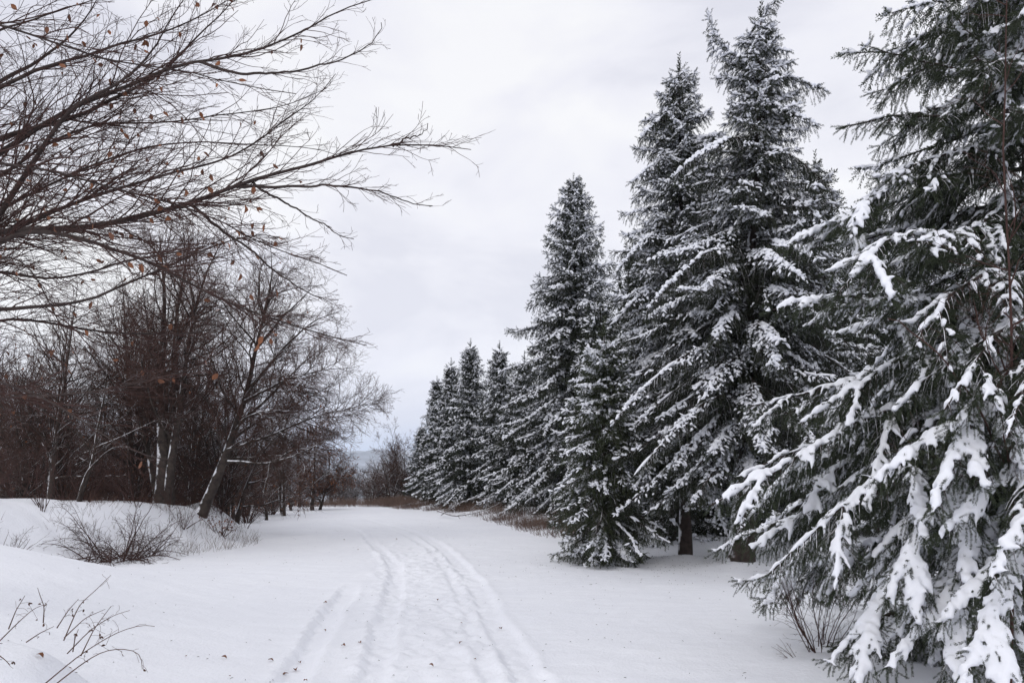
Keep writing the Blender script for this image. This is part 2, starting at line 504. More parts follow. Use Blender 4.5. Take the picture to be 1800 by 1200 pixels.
def bough(rng, A, lod, snow, wob, blmax=0.6, hang=0.7, heavy=False, rad=0.02):
    """A (n,3): axis of the bough. -> (wood paths list [(P,R)], needle chunks, snow chunks, snow blobs)"""
    q = LOD[lod]
    n = len(A)
    L = np.linalg.norm(np.diff(A, axis=0), axis=1).sum()
    T = norm(np.gradient(A, axis=0))
    k = max(6, int(L * 0.9 / q['bs']) * 2)
    s = np.clip(np.linspace(0.10, 0.985, k) + rng.uniform(-.5, .5, k) * 0.8 / k, 0.05, 0.99)
    sign = np.where(np.arange(k) % 2 == 0, 1.0, -1.0)
    f = s * (n - 1); i0 = np.minimum(f.astype(int), n - 2); fr = (f - i0)[:, None]
    p0 = A[i0] * (1 - fr) + A[i0 + 1] * fr
    t0 = norm(T[i0] * (1 - fr) + T[i0 + 1] * fr)
    sv = norm(np.cross(t0, Z))
    lmax = min(0.40 * L + 0.08, blmax)
    bl = lmax * np.maximum((1 - s) ** 0.65 * np.minimum(1, s * 3 + 0.35), 0.16) * rng.uniform(.65, 1.2, k)
    d = norm(t0 * 0.72 + (sign * rng.uniform(.55, 1.0, k))[:, None] * sv + Z * rng.uniform(-.35, .08, k)[:, None])
    hg = hang * rng.uniform(.35, 1.3, k)
    tt = np.linspace(0, 1, 5)
    B = p0[:, None] + bl[:, None, None] * (d[:, None] * (tt - 0.25 * tt ** 2)[None, :, None] - Z * (hg[:, None] * tt ** 2)[..., None])
    wood = [(A[None], np.linspace(rad, rad * 0.2, n)[None]), (B, np.linspace(rad * 0.28 + 0.001, 0.0015, 5)[None].repeat(k, 0))]
    # sprigs
    cnt = np.maximum(1, (bl / q['ss']).astype(int)) * 1
    idx = np.repeat(np.arange(k), cnt)
    m = len(idx)
    u = rng.uniform(0.08, 0.97, m)
    g = u * 4; j = np.minimum(g.astype(int), 3); gf = (g - j)[:, None]
    sp = B[idx, j] * (1 - gf) + B[idx, j + 1] * gf
    st = norm(B[idx, j + 1] - B[idx, j])
    ss = norm(np.cross(st, Z + rng.normal(size=(m, 3)) * 0.35)) * rng.choice([-1.0, 1.0], m)[:, None]
    sd = norm(st * 0.85 + ss * rng.uniform(.3, .9 if lod != 'near' else 1.3, m)[:, None] - Z * rng.uniform(-.15, .5, m)[:, None])
    sl = q['sl'] * rng.uniform(.55, 1.15, m) * (1.05 - 0.45 * u)
    # tip sprigs of branchlets and of the bough, sprigs on the main axis
    ts = rng.uniform(0.15, 1.0, max(4, k // 2)); ts[:4] = 1.0
    f2 = ts * (n - 1); i2 = np.minimum(f2.astype(int), n - 2); fr2 = (f2 - i2)[:, None]
    ap = A[i2] * (1 - fr2) + A[i2 + 1] * fr2
    ad = norm(T[i2] + rng.normal(size=(len(ts), 3)) * 0.45)
    sp = np.concatenate([sp, B[:, -1], ap]); sd = np.concatenate([sd, norm(B[:, -1] - B[:, -2]), ad])
    sl = np.concatenate([sl, q['sl'] * rng.uniform(.6, .9, k), q['sl'] * rng.uniform(.6, 1.0, len(ts))])
    out_s = np.concatenate([s[idx], s, ts])
    D, S, U = frames(sd, Z + rng.normal(size=sp.shape) * 0.25)
    need = []
    which = rng.integers(0, 3, len(sp))
    for w in range(3):
        mk = which == w
        need.append(place(NEEDLES[q['kind']][w], sp[mk], D[mk], S[mk], U[mk], sl[mk]))
    # snow
    caps = []
    wind = np.array([-0.30, -0.25, 0.92])
    nz = wob(sp, 1.1) * 0.45 + wob(sp, 3.6) * 0.6 + wob(sp, 8.0) * 0.25
    low_u = np.concatenate([u, np.ones(k), np.zeros(len(ts))])
    score = nz + rng.uniform(-.09, .09, len(sp)) + (out_s - 0.45) * 0.5 - 0.55 * low_u
    keep = score > np.quantile(score, 1 - min(0.85, snow * (0.26 if heavy else 1.02 * rng.uniform(.1, 1.7))))
    wid = q['sl'] * (0.15 if lod == 'near' else 0.16)
    kp = np.where(keep & (D[:, 2] > (-0.30 if heavy else -0.80)))[0]
    if len(kp):
        caps.append(place((LENS5_V, LENS5_F), sp[kp] + wind * wid * 0.62, D[kp], S[kp], U[kp], sl[kp] * rng.uniform(.45, .9, len(kp)), wid * rng.uniform(.6, 1.25, len(kp))))
    # snow along the bough itself and its branchlets
    nb = wob(A, 1.9)
    for a in range(0, n - 1):
        if nb[a] + rng.uniform(-.4, .4) > 0.75 - snow * 1.2 and a > n * 0.2:
            D1, S1, U1 = frames(A[a + 1:a + 2] - A[a:a + 1], Z[None])
            l = np.linalg.norm(A[a + 1] - A[a])
            w = wid * rng.uniform(1.1, 1.9) * (1.15 - 0.55 * a / n)
            caps.append(place((LENS_V, LENS_F), A[a:a + 1] + Z * w * 0.5, D1, S1, U1, [l * 1.25], [w]))
    nb = wob(p0, 2.6)
    kp = np.where(nb + rng.uniform(-.5, .5, k) > 0.85 - snow * 1.2)[0]
    if len(kp):
        for a, b_ in ((0, 1), (1, 2), (2, 3)):
            kk = kp[rng.uniform(size=len(kp)) < (0.95, 0.7, 0.35)[a]]
            kk = kk[(B[kk, b_] - B[kk, a])[:, 2] > (-0.45 if heavy else -0.75) * np.linalg.norm(B[kk, b_] - B[kk, a], axis=1)]
            if len(kk):
                D1, S1, U1 = frames(B[kk, b_] - B[kk, a], np.repeat(Z[None], len(kk), 0))
                w = wid * rng.uniform(.9, 2.1, len(kk)) * (1.1 - 0.2 * a)
                caps.append(place((LENS_V, LENS_F), B[kk, a] + wind * w[:, None] * 0.55, D1, S1, U1, np.linalg.norm(B[kk, b_] - B[kk, a], axis=1) * 1.15, w))
    return wood, need, caps, (A, B, T)

def bough_axis(rng, base, az, L, elev, droop, tip, n=10):
    s = np.linspace(0, 1, n)
    az = az + np.cumsum(rng.normal(0, 0.035, n))
    z = L * (elev * s - droop * s ** 2 + tip * s ** 4)
    r = L * s * (1 - 0.12 * abs(elev))
    return np.stack([base[0] + r * np.cos(az), base[1] + r * np.sin(az), base[2] + z], -1)

def wood_chunks(wood, mi):
    out = []
    for P, R in wood:
        V, Fc = tubes(P, R, 5 if len(P) == 1 else 3)
        out.append((V, Fc, mi))
    return out

def spruce(label, base, h, R0, zb, lod, snow, seed, cat='spruce tree', lean=(0, 0), power=0.85, whorl=0.30, nb=5, group=None,
           mneedle=None, hang=0.7, droop=0.30, extra=None, r_trunk=None, dead=0, kink=None, prof=None):
    rng = np.random.default_rng(seed); wob = Wob(seed + 100)
    root = thing('spruce_tree', label, cat, base, group)
    mneedle = mneedle or M_NEEDLE
    tz = np.linspace(-0.3, h, 18)
    def axis_at(z):
        f = np.clip(np.asarray(z, float) / h, 0, 1)
        x = lean[0] * f; y = lean[1] * f
        if kink is not None:
            x = x + kink * np.sin(f * 9.0) * f
        return np.stack([x, y, np.asarray(z, float)], -1)
    rt = r_trunk or (0.014 * h + 0.03)
    R = rt * (1 - np.clip(tz / h, 0, 1)) ** 0.8 + 0.008
    R[0:3] *= np.array([1.3, 1.18, 1.0]) if rt > .1 else 1.2
    V, Fc = tubes(axis_at(tz)[None], R[None], 12)
    build('trunk', [(V, Fc, 0)], [M_SPRUCE_BARK], root, True)
    wood, need, caps = [], [], []
    z = zb; az = rng.uniform(0, 6.28)
    boughs = []
    while z < h - 0.25:
        f = (z - zb) / (h - zb)
        n_here = nb if f < 0.85 else max(3, nb - 1)
        for i in range(n_here):
            az += 2.399 + rng.uniform(-.4, .4)
            zz = z + rng.uniform(-.28, .28) * whorl
            f2 = np.clip((zz - zb) / (h - zb), 0, 1)
            L = R0 * ((1 - f2) ** power) * rng.uniform(.72, 1.15) * min(1.0, 0.7 + f2 * 3)
            if prof is not None:
                L = np.interp(zz, prof[0], prof[1]) * rng.uniform(.58, 1.18) * min(1.0, 0.75 + f2 * 3)
            L = max(L, 0.16)
            elev = 0.65 * f2 ** 1.6 - 0.34 * (1 - f2) + rng.uniform(-.14, .12)
            A = bough_axis(rng, axis_at(np.array(zz)), az, L, elev, droop * rng.uniform(.7, 1.3), rng.uniform(.06, .22))
            boughs.append(A)
            if i % 2 == 0:      # short inner shoots that close the crown round the stem
                boughs.append(bough_axis(rng, axis_at(np.array(zz + whorl * .5)), az + 1.3, max(0.15, L * rng.uniform(.3, .5)), elev + .1, droop, .1))
        z += whorl * (1.0 - 0.45 * f)
    for A in (extra or []):
        boughs.append(np.asarray(A) - np.asarray(base))
    for A in boughs:
        L = np.linalg.norm(A[-1] - A[0])
        w, nd, cp, _ = bough(rng, A, lod, snow, wob, blmax=min(0.75, 0.12 + 0.22 * R0), hang=hang, rad=0.006 + 0.008 * L)
        wood += w; need += nd; caps += cp
    # leader shoot at the top
    top = axis_at(np.array([h - 0.02, h + 0.1, h + 0.28]))
    k = 10
    sd = norm(np.concatenate([np.array([[0.02, 0, 1.0]]), rng.normal(size=(k - 1, 3)) * 0.6 + Z * 0.7]))
    D, S, U = frames(sd, np.array([1.0, 0.2, 0.1]) + rng.normal(size=(k, 3)) * 0.1)
    need.append(place(NEEDLES['mid' if lod != 'near' else 'near'][0], np.repeat(top[:1], k, 0), D, S, U, np.concatenate([[0.34], rng.uniform(.14, .24, k - 1)])))
    if dead:
        for i in range(dead):
            a = rng.uniform(0, 6.28); L = rng.uniform(.5, 1.6)
            A = bough_axis(rng, axis_at(np.array(rng.uniform(0.9, zb + 1.0))), a, L, rng.uniform(-.2, .1), .25, 0.05)
            wood.append((A[None], np.linspace(.014, .003, len(A))[None]))
            P, R_ = [], []
            for s_ in range(6):
                b0 = A[rng.integers(3, 9)]
                dd = norm(A[-1] - A[0] + rng.normal(size=3) * L * 0.5)
                P.append(np.stack([b0, b0 + dd * .15, b0 + dd * .3 - Z * .04, b0 + dd * .45 - Z * .1, b0 + dd * .55 - Z * .18]) )
                R_.append(np.linspace(.004, .0015, 5))
            wood.append((np.array(P), np.array(R_)))
    crown = build('crown', wood_chunks(wood, 1) + [(V, Fc, 0) for V, Fc in need], [mneedle, M_SPRUCE_BARK], root)
    build('snow_clumps', [(V, Fc, 0) for V, Fc in caps], [M_SNOWCAP], crown, True)
    return root

def tree_h(py, d, base_z=0.0):
    return CAM_H + (835 - py) / F * d - base_z

def spruce_px(label, px, d, top_py, R0, zb, lod, snow, seed, top_px=None, widths=None, **kw):
    b = gp(px, d)
    if widths:
        w = sorted((tree_h(py, d, b[2]), hw / F * d) for py, hw in widths)
        kw['prof'] = ([a for a, _ in w], [c for _, c in w])
    h = tree_h(top_py, d, b[2]) - 0.28
    lean = (((top_px or px) - px) / F * d, 0)
    return spruce(label, b - np.array([0, 0, 0.02]), h, R0, zb, lod, snow, seed, lean=lean, **kw)

# --- the big spruce with two leaders (its side leader is a bough that turns upward)
bB = gp(1302, 12.9)
side_leader = resample([at(1330, 95, 12.9), at(1300, 105, 12.85), at(1272, 92, 12.8), at(1256, 62, 12.8), at(1247, 30, 12.8)], 10)
def arm(tx, th, d, *pts):
    return resample([at(tx, th, d)] + [at(*p) for p in pts], 10)
arms_big = [arm(1335, 120, 12.9, (1380, 135, 12.7), (1420, 148, 12.6), (1447, 157, 12.6)), arm(1330, 175, 12.9, (1380, 190, 12.6), (1432, 218, 12.4)),
            arm(1328, 250, 12.9, (1390, 270, 12.4), (1440, 310, 12.2), (1462, 335, 12.1)), arm(1325, 330, 12.9, (1390, 340, 12.3), (1440, 380, 12), (1475, 425, 11.9)),
            arm(1320, 520, 12.9, (1390, 520, 12.2), (1440, 560, 11.9), (1468, 605, 11.8)), arm(1322, 240, 12.9, (1270, 245, 12.4), (1220, 275, 12.2), (1185, 310, 12.1)),
            arm(1315, 430, 12.9, (1240, 440, 12.1), (1170, 500, 11.8), (1135, 550, 11.7)), arm(1310, 600, 12.9, (1220, 610, 12), (1130, 680, 11.7), (1080, 740, 11.6)),
            arm(1308, 690, 12.9, (1240, 700, 11.8), (1170, 770, 11.4), (1120, 830, 11.3))]
arms_slim = [arm(1196, 190, 14.6, (1150, 215, 14.4), (1125, 245, 14.3)), arm(1197, 260, 14.6, (1145, 290, 14.3), (1112, 320, 14.2)),
             arm(1199, 390, 14.6, (1130, 420, 14.2), (1086, 475, 14.0)), arm(1200, 480, 14.6, (1130, 510, 14.1), (1082, 565, 13.9))]
top_arm = resample([at(1335, 45, 12.9), at(1345, 20, 12.9), at(1358, 8, 12.9), at(1368, -6, 12.9)], 10)
spruce_px('big snow laden spruce with a crooked second leader at its top', 1302, 12.9, 0, 2.05, 1.9, 'mid', 0.52, 21, top_px=1338,
          whorl=0.28, nb=7, widths=[(10, 14), (60, 30), (100, 50), (150, 66), (200, 62), (260, 72), (330, 120), (400, 165), (500, 190), (600, 215), (700, 235), (900, 235)], extra=[side_leader, top_arm] + arms_big, r_trunk=0.19, dead=14, droop=0.40, hang=0.62)
spruce_px('slender pointed spruce just left of and behind the big two-leader spruce', 1205, 14.6, 98, 1.75, 1.6, 'mid', 0.64, 22, top_px=1193,
          whorl=0.28, nb=7, widths=[(110, 12), (160, 38), (200, 48), (240, 72), (300, 85), (370, 90), (430, 112), (500, 118), (600, 150), (900, 175)], r_trunk=0.11, extra=arms_slim, dead=6, droop=0.40, hang=0.6)
spruce_px('low wide green young spruce at the snow edge with little snow on it', 1062, 13.9, 560, 1.35, 0.25, 'mid', 0.26, 23,
          whorl=0.20, nb=7, widths=[(580, 18), (640, 45), (700, 70), (800, 92), (900, 108), (980, 100)], mneedle=M_NEEDLE_GREEN, droop=0.38, hang=0.6)
spruce_px('tall free-standing conical spruce in the middle of the row', 1012, 27.5, 306, 2.75, 0.5, 'far', 0.58, 24, top_px=1008,
          whorl=0.33, nb=8, widths=[(316, 5), (345, 20), (380, 34), (430, 50), (470, 62), (520, 76), (560, 100), (600, 112), (650, 126), (750, 136), (890, 130)], droop=0.38, hang=0.55)
# --- the row running away to the left of it
row = [
    ('snowy spruce half hidden behind the tall conical spruce', 922, 31.5, 618, 2.0, 25),
    ('blunt topped spruce second from the tall conical spruce', 878, 33.0, 600, 1.9, 26),
    ('spruce with thin pointed leader in the receding row', 827, 34.0, 596, 1.75, 27),
    ('narrow pointed spruce beside the end of the row', 793, 36.0, 630, 1.45, 28),
    ('spruce that stands as the left edge of the tall row', 768, 38.0, 662, 1.35, 29),
    ('small dark spruce at the far end of the row by the bare bushes', 741, 42.0, 745, 1.2, 30),
]
for lab, px, d, tp, R0, sd in row:
    spruce_px(lab, px, d, tp, R0, 0.2, 'far', 0.54 if sd != 30 else 0.40, sd, power=0.74, whorl=0.33, nb=8, droop=0.36, hang=0.55)
# --- darker spruces filling the wood behind the front trees
fill = [
    ('low dim young spruce behind the bare trunk of the slender spruce', 1185, 16.8, 690, 1.3, 38),
    ('low dim young spruce between the two bare trunks', 1262, 17.6, 720, 1.4, 39),
    ('low dim young spruce right of the big bare trunk', 1392, 16.6, 740, 1.3, 40),
    ('snowy spruce in shade between the big spruce and the nearest one', 1432, 16.2, 268, 1.9, 31),
    ('dim spruce farthest back between the two bare trunks', 1300, 25.0, 420, 2.3, 42),
    ('dim spruce farthest back behind the young green spruce', 1180, 24.0, 480, 2.2, 43),
    ('dim low spruce farthest back right of the big trunk', 1440, 24.0, 470, 2.4, 44),
    ('dim spruce deep in the wood behind the big trunk', 1370, 19.5, 330, 2.1, 32),
    ('dim spruce deep in the wood under the nearest boughs', 1530, 17.5, 330, 2.2, 33),
    ('shaded spruce behind the low green young spruce', 1120, 18.5, 420, 2.0, 34),
    ('shaded spruce between the tall conical one and the young one', 1055, 22.5, 520, 1.8, 35),
    ('dim spruce at the back of the wood behind slender spruce', 1250, 21.0, 330, 2.2, 36),
    ('dim spruce at the far back of the wood on the right', 1640, 21.0, 300, 2.4, 37),
]
for lab, px, d, tp, R0, sd in fill:
    spruce_px(lab, px, d, tp, R0, 0.25 if sd > 37 else 0.9 if px > 1200 else 0.3, 'far' if d < 17 else 'bulk', 0.36, sd, power=0.7, whorl=0.36, nb=5, droop=0.34, dead=8, r_trunk=0.15)

# --- the nearest spruce: every bough is a part, with its needles and its snow
def remesh_snow(name, chunks, voxel, parent, wob):
    o = build(name, [(V, Fc, 0) for V, Fc in chunks], [M_SNOWCAP], None)
    md = o.modifiers.new('r', 'REMESH'); md.mode = 'VOXEL'; md.voxel_size = voxel; md.use_smooth_shade = True
    sm = o.modifiers.new('s', 'SMOOTH'); sm.factor = 0.5; sm.iterations = 2
    dg = bpy.context.evaluated_depsgraph_get()
    me = bpy.data.meshes.new_from_object(o.evaluated_get(dg))
    old = o.data
    o.modifiers.clear(); o.data = me
    bpy.data.meshes.remove(old)
    if not me.materials:
        me.materials.append(M_SNOWCAP)
    n = len(me.vertices)
    if n:
        co = np.zeros(n * 3, np.float32); me.vertices.foreach_get('co', co); co = co.reshape(-1, 3)
        co[:, 2] += (0.009 * wob(co, 18.0) + 0.006 * wob(co, 47.0)).astype(np.float32)
        me.vertices.foreach_set('co', co.ravel())
        me.polygons.foreach_set('use_smooth', np.ones(len(me.polygons), dtype=bool))
        me.update()
    o.parent = parent
    return o

def cap_closed(chunk, sides, rings=6):
    """close the ends of the lens tubes so that the remesher sees solids"""
    V, Fc = chunk
    nv = sides * rings
    k = len(V) // nv
    fan = []
    for a in range(1, sides - 1):
        fan.append([0, a + 1, a, a]); e = (rings - 1) * sides
        fan.append([e, e + a, e + a + 1, e + a + 1])
    fan = np.array(fan)[:, :3]
    tri = (np.arange(k)[:, None, None] * nv + fan[None]).reshape(-1, 3)
    return [(V, Fc), (V, tri)]

def near_spruce(base, h, R0, zb, heroes, seed):
    rng = np.random.default_rng(seed); wob = Wob(seed + 7)
    root = thing('spruce_tree', 'nearest spruce with thick pillows of snow on its drooping boughs', 'spruce tree', base)
    tz = np.linspace(-0.3, h, 18)
    R = 0.21 * (1 - np.clip(tz / h, 0, 1)) ** 0.8 + 0.01
    V, Fc = tubes(np.stack([0 * tz, 0 * tz, tz], -1)[None], R[None], 14)
    build('trunk', [(V, Fc, 0)], [M_SPRUCE_BARK], root, True)
    todo = []
    for A, hv in heroes:
        todo.append((np.asarray(A) - np.asarray(base), hv, True))
    z = zb; az = 0.7; top = []
    while z < h - 0.2:
        f = (z - zb) / (h - zb)
        for i in range(5 if f < 0.8 else 4):
            az += 2.399 + rng.uniform(-.3, .3)
            f2 = np.clip(f + rng.uniform(-.02, .02), 0, 1)
            L = max(0.2, R0 * (1 - f2) ** 0.7 * rng.uniform(.75, 1.08))
            A = bough_axis(rng, np.array([0, 0, zb + f2 * (h - zb)]), az, L, 0.5 * f2 ** 1.3 - 0.18 + rng.uniform(-.1, .1), 0.36 * rng.uniform(.7, 1.2), rng.uniform(.05, .2), 14)
            if len(todo) < 98 and zb + f2 * (h - zb) < 6.6:
                todo.append((A, None, False))
            else:
                top.append(A)
        z += 0.37 * (1 - 0.3 * f)
    wt, nt_, ct = [], [], []
    for A in top:
        w, nd, cp, _ = bough(rng, A, 'mid', 0.4, wob, blmax=0.6, hang=0.9, rad=0.012)
        wt += w; nt_ += nd; ct += cp
    cr_ = build('crown', wood_chunks(wt, 1) + [(V, Fc, 0) for V, Fc in nt_], [M_NEEDLE_NEAR, M_SPRUCE_BARK], root)
    build('snow_clumps', [(V, Fc, 0) for V, Fc in ct], [M_SNOWCAP], cr_, True)
    for A, hv, hero in todo[:99]:
        L = np.linalg.norm(A[-1] - A[0])
        low = np.clip(1.15 - (A[-1][2] + base[2]) / 5.5, 0.1, 1.0)      # the low, flat boughs carry the most
        snow = (hv * 0.80 if hv is not None else 0.26 + 0.30 * low)
        tip = A[-1] + np.asarray(base)
        seen = hero or (tip[0] < 0.72 * tip[1] and tip[1] < base[1] + 1.0)
        lod = 'near' if seen else 'mid'
        nA = len(A)
        if hero:        # living boughs are never straight
            wv = np.cumsum(rng.normal(0, 0.016, (nA, 3)), 0); wv -= np.linspace(0, 1, nA)[:, None] * wv[-1]
            A = A + wv * np.minimum(1, np.arange(nA) / 4)[:, None] + Z * (0.10 * L / 3 * np.sin(np.linspace(0, math.pi, nA)))[:, None]
        axes = [(A, 1.0)]
        if seen and L > 0.8:
            for q_ in np.linspace(0.28, 0.86, 3 if L < 1.6 else 6) + rng.uniform(-.04, .04, 3 if L < 1.6 else 6):
                i_ = int(q_ * (nA - 1)); t_ = norm(A[min(i_ + 1, nA - 1)] - A[i_])
                sd_ = norm(np.cross(t_, Z)) * (1 if len(axes) % 2 else -1)
                l_ = L * rng.uniform(.26, .40) * (1.15 - 0.75 * q_)
                d_ = norm(t_ * 0.85 + sd_ * rng.uniform(.45, .8) - Z * rng.uniform(0, .25))
                u_ = np.linspace(0, 1, 9)[:, None]
                axes.append((A[i_] + l_ * (d_ * u_ - Z * rng.uniform(.15, .45) * u_ ** 2 + np.cumsum(rng.normal(0, .012, (9, 3)), 0) * u_), 0.7))
        w, nd, ch = [], [], []
        for AX, th in axes:
            lx = np.linalg.norm(AX[-1] - AX[0])
            w_, nd_, cp, (AA, B, T) = bough(rng, AX, lod, snow * 0.8, wob, blmax=(0.40 + 0.12 * low) if th == 1.0 else 0.34, hang=0.34 + 0.26 * low, heavy=True, rad=(0.008 + 0.007 * lx) * th)
            w += w_; nd += nd_
            for V, Fc in cp:
                ch += cap_closed((V, Fc), int(Fc[0][3] - Fc[0][0]))
            # snow lying in broken runs along the axis
            n = len(AX); m_ = max(5, int(lx / 0.16))
            s0 = np.linspace(0.16, 0.94, m_) + rng.uniform(-.5, .5, m_) * 0.5 / m_
            for c_ in s0:
                pc = AX[int(np.clip(c_, 0, 1) * (n - 1))]
                am = wob(pc[None] + base, 2.2)[0] * 0.8 + (snow - 0.46) * 2.3 + rng.uniform(-.25, .25)
                if am > 0:
                    hl = rng.uniform(.05, .13) / lx
                    f = np.clip(np.linspace(c_ - hl, c_ + hl, 7), 0, 1) * (n - 1)
                    i0 = np.minimum(f.astype(int), n - 2); fr = (f - i0)[:, None]
                    pp = AX[i0] * (1 - fr) + AX[i0 + 1] * fr
                    wd = min(0.016 + 0.030 * am, 0.040) * th * rng.uniform(.8, 1.25)
                    rr_ = wd * np.array([.25, .75, 1, 1.05, .95, .7, .2]) * rng.uniform(.8, 1.2, 7)
                    V, Fc = tubes((pp + Z * wd * 0.45 + rng.normal(0, .008, (7, 3)))[None], rr_[None], 6)
                    ch += cap_closed((V, Fc), 6, 7)
            # and as separate fingers down some of the side twigs
            am = wob(B[:, 0] + base, 2.6) * 0.6 + (snow - 0.42) * 2.0 + rng.uniform(-.55, .55, len(B))
            kp = np.where(am > 0)[0]
            if len(kp):
                u_ = np.linspace(0.05, 1, 8)[None] * rng.uniform(.45, 1.0, len(kp))[:, None]
                f = u_ * 4; i0 = np.minimum(f.astype(int), 3); fr = (f - i0)[..., None]
                kk = kp[:, None]
                pp = B[kk, i0] * (1 - fr) + B[kk, i0 + 1] * fr
                wd = np.clip(0.0135 + 0.016 * am[kp], 0.013, 0.029)[:, None] * np.array([.6, 1, 1.05, 1, .9, .75, .55, .2]) * rng.uniform(.7, 1.25, (len(kp), 8))
                V, Fc = tubes(pp + Z * wd[..., None] * 0.4, wd, 6)
                ch += cap_closed((V, Fc), 6, 8)
        bo = build('bough', wood_chunks(w, 0), [M_SPRUCE_BARK], root)
        build('needles', [(V, Fc, 0) for V, Fc in nd], [M_NEEDLE_NEAR], bo)
        if ch:
            remesh_snow('snow_clumps', ch, 0.013, bo, wob)
    return root

def hero(x0, *pts):
    """bough from the trunk through points given as (px, py, distance)"""
    return resample([x0] + [at(*p) for p in pts], 16)
A0 = gp(1830, 6.7)
def trunk_at(z): return A0 + np.array([0, 0, z])
HEROES = [
    (hero(trunk_at(2.75), (1700, 690, 6.3), (1560, 745, 6.0), (1420, 815, 5.8), (1250, 888, 5.6)), 0.70),
    (hero(trunk_at(2.8), (1680, 680, 6.5), (1560, 740, 6.4), (1440, 800, 6.4), (1300, 838, 6.4)), 0.55),
    (hero(trunk_at(2.55), (1720, 730, 6.1), (1600, 800, 5.7), (1480, 890, 5.5), (1350, 1010, 5.4)), 0.55),
    (hero(trunk_at(3.4), (1700, 620, 6.2), (1560, 660, 6.0), (1470, 700, 5.9), (1405, 745, 5.9)), 0.58),
    (hero(trunk_at(3.9), (1700, 545, 6.3), (1560, 540, 6.1), (1440, 528, 6.0), (1358, 545, 6.0)), 0.52),
    (hero(trunk_at(4.2), (1720, 440, 6.0), (1620, 430, 5.8), (1560, 440, 5.6), (1470, 520, 5.5)), 0.62),
    (hero(trunk_at(5.1), (1720, 330, 6.4), (1600, 330, 6.3), (1540, 340, 6.3), (1475, 400, 6.2)), 0.45),
    (hero(trunk_at(5.6), (1700, 235, 6.4), (1580, 215, 6.3), (1485, 222, 6.2)), 0.40),
    (hero(trunk_at(5.8), (1740, 170, 6.5), (1640, 130, 6.5), (1580, 115, 6.4), (1528, 82, 6.4)), 0.28),
    (hero(trunk_at(5.9), (1760, 120, 6.4), (1700, 60, 6.4), (1655, 5, 6.4)), 0.30),
    (hero(trunk_at(2.2), (1760, 770, 6.0), (1690, 820, 5.5), (1620, 940, 5.2), (1560, 1050, 5.1)), 0.85),
    (hero(trunk_at(1.9), (1740, 860, 6.0), (1660, 930, 5.6), (1570, 1050, 5.4), (1460, 1160, 5.4)), 0.72),
    (hero(trunk_at(1.7), (1780, 880, 5.9), (1730, 950, 5.4), (1640, 1080, 5.1), (1560, 1172, 5.0)), 0.78),
    (hero(trunk_at(2.6), (1790, 690, 5.9), (1750, 720, 5.2), (1690, 790, 4.8), (1640, 900, 4.6)), 0.82),
    (hero(trunk_at(3.2), (1790, 590, 5.9), (1760, 600, 5.1), (1700, 650, 4.8), (1660, 720, 4.7)), 0.72),
    (hero(trunk_at(1.6), (1840, 900, 5.6), (1800, 980, 4.9), (1740, 1100, 4.5), (1690, 1195, 4.4)), 0.75),
    (hero(trunk_at(2.3), (1840, 760, 5.6), (1830, 800, 4.9), (1790, 900, 4.5), (1740, 1020, 4.3)), 0.70),
    (hero(trunk_at(3.0), (1860, 640, 5.6), (1830, 640, 4.9), (1800, 680, 4.5), (1770, 770, 4.3)), 0.70),
    (hero(trunk_at(3.8), (1800, 520, 6.0), (1740, 490, 5.5), (1680, 520, 5.2), (1610, 610, 5.0)), 0.58),
]
near_spruce(A0, 9.6, 3.0, 0.45, HEROES, 41)

# ------------------------------------------------------------------ bare trees
def grow(rng, p, d, L, n, wig, up=0.0, planar=1.0):
    """k polylines of n segments"""
    k = len(p)
    P = np.zeros((k, n + 1, 3)); P[:, 0] = p
    d = norm(d)
    step = (L / n)[:, None]
    for i in range(n):
        r = rng.normal(size=(k, 3)) * wig
        r[:, 2] = r[:, 2] * planar + up
        d = norm(d + r)
        P[:, i + 1] = P[:, i] + d * step
    return P

def spawn(rng, P, R, L, spacing, smin, ang, lenf, rk, planar=0.5, fan=None):
    """start points, directions, lengths and radii of side shoots"""
    k, n, _ = P.shape
    cnt = np.maximum(1, np.round(L * (1 - smin) / spacing * rng.uniform(.75, 1.25, k)).astype(int))
    idx = np.repeat(np.arange(k), cnt)
    m = len(idx)
    s = smin + (0.98 - smin) * rng.uniform(size=m)
    f = s * (n - 1); i = np.minimum(f.astype(int), n - 2); fr = (f - i)[:, None]
    p = P[idx, i] * (1 - fr) + P[idx, i + 1] * fr
    t = norm(P[idx, i + 1] - P[idx, i])
    r0 = R[idx, i] * (1 - fr[:, 0]) + R[idx, i + 1] * fr[:, 0]
    rv = rng.normal(size=(m, 3)) * planar + Z * (1 - planar) * rng.choice([-1.0, 1.0], m)[:, None]
    side = norm(np.cross(t, rv))
    a = ang * rng.uniform(.6, 1.35, m)[:, None]
    d = t * np.cos(a) + side * np.sin(a)
    Lc = lenf(L[idx], s) * rng.uniform(.55, 1.25, m)
    rc = np.minimum(r0 * 0.7, rk * Lc + 0.0008)
    return p, d, Lc, rc

def taper(r, n, end=0.25):
    return r[:, None] * np.linspace(1, end, n + 1)[None]

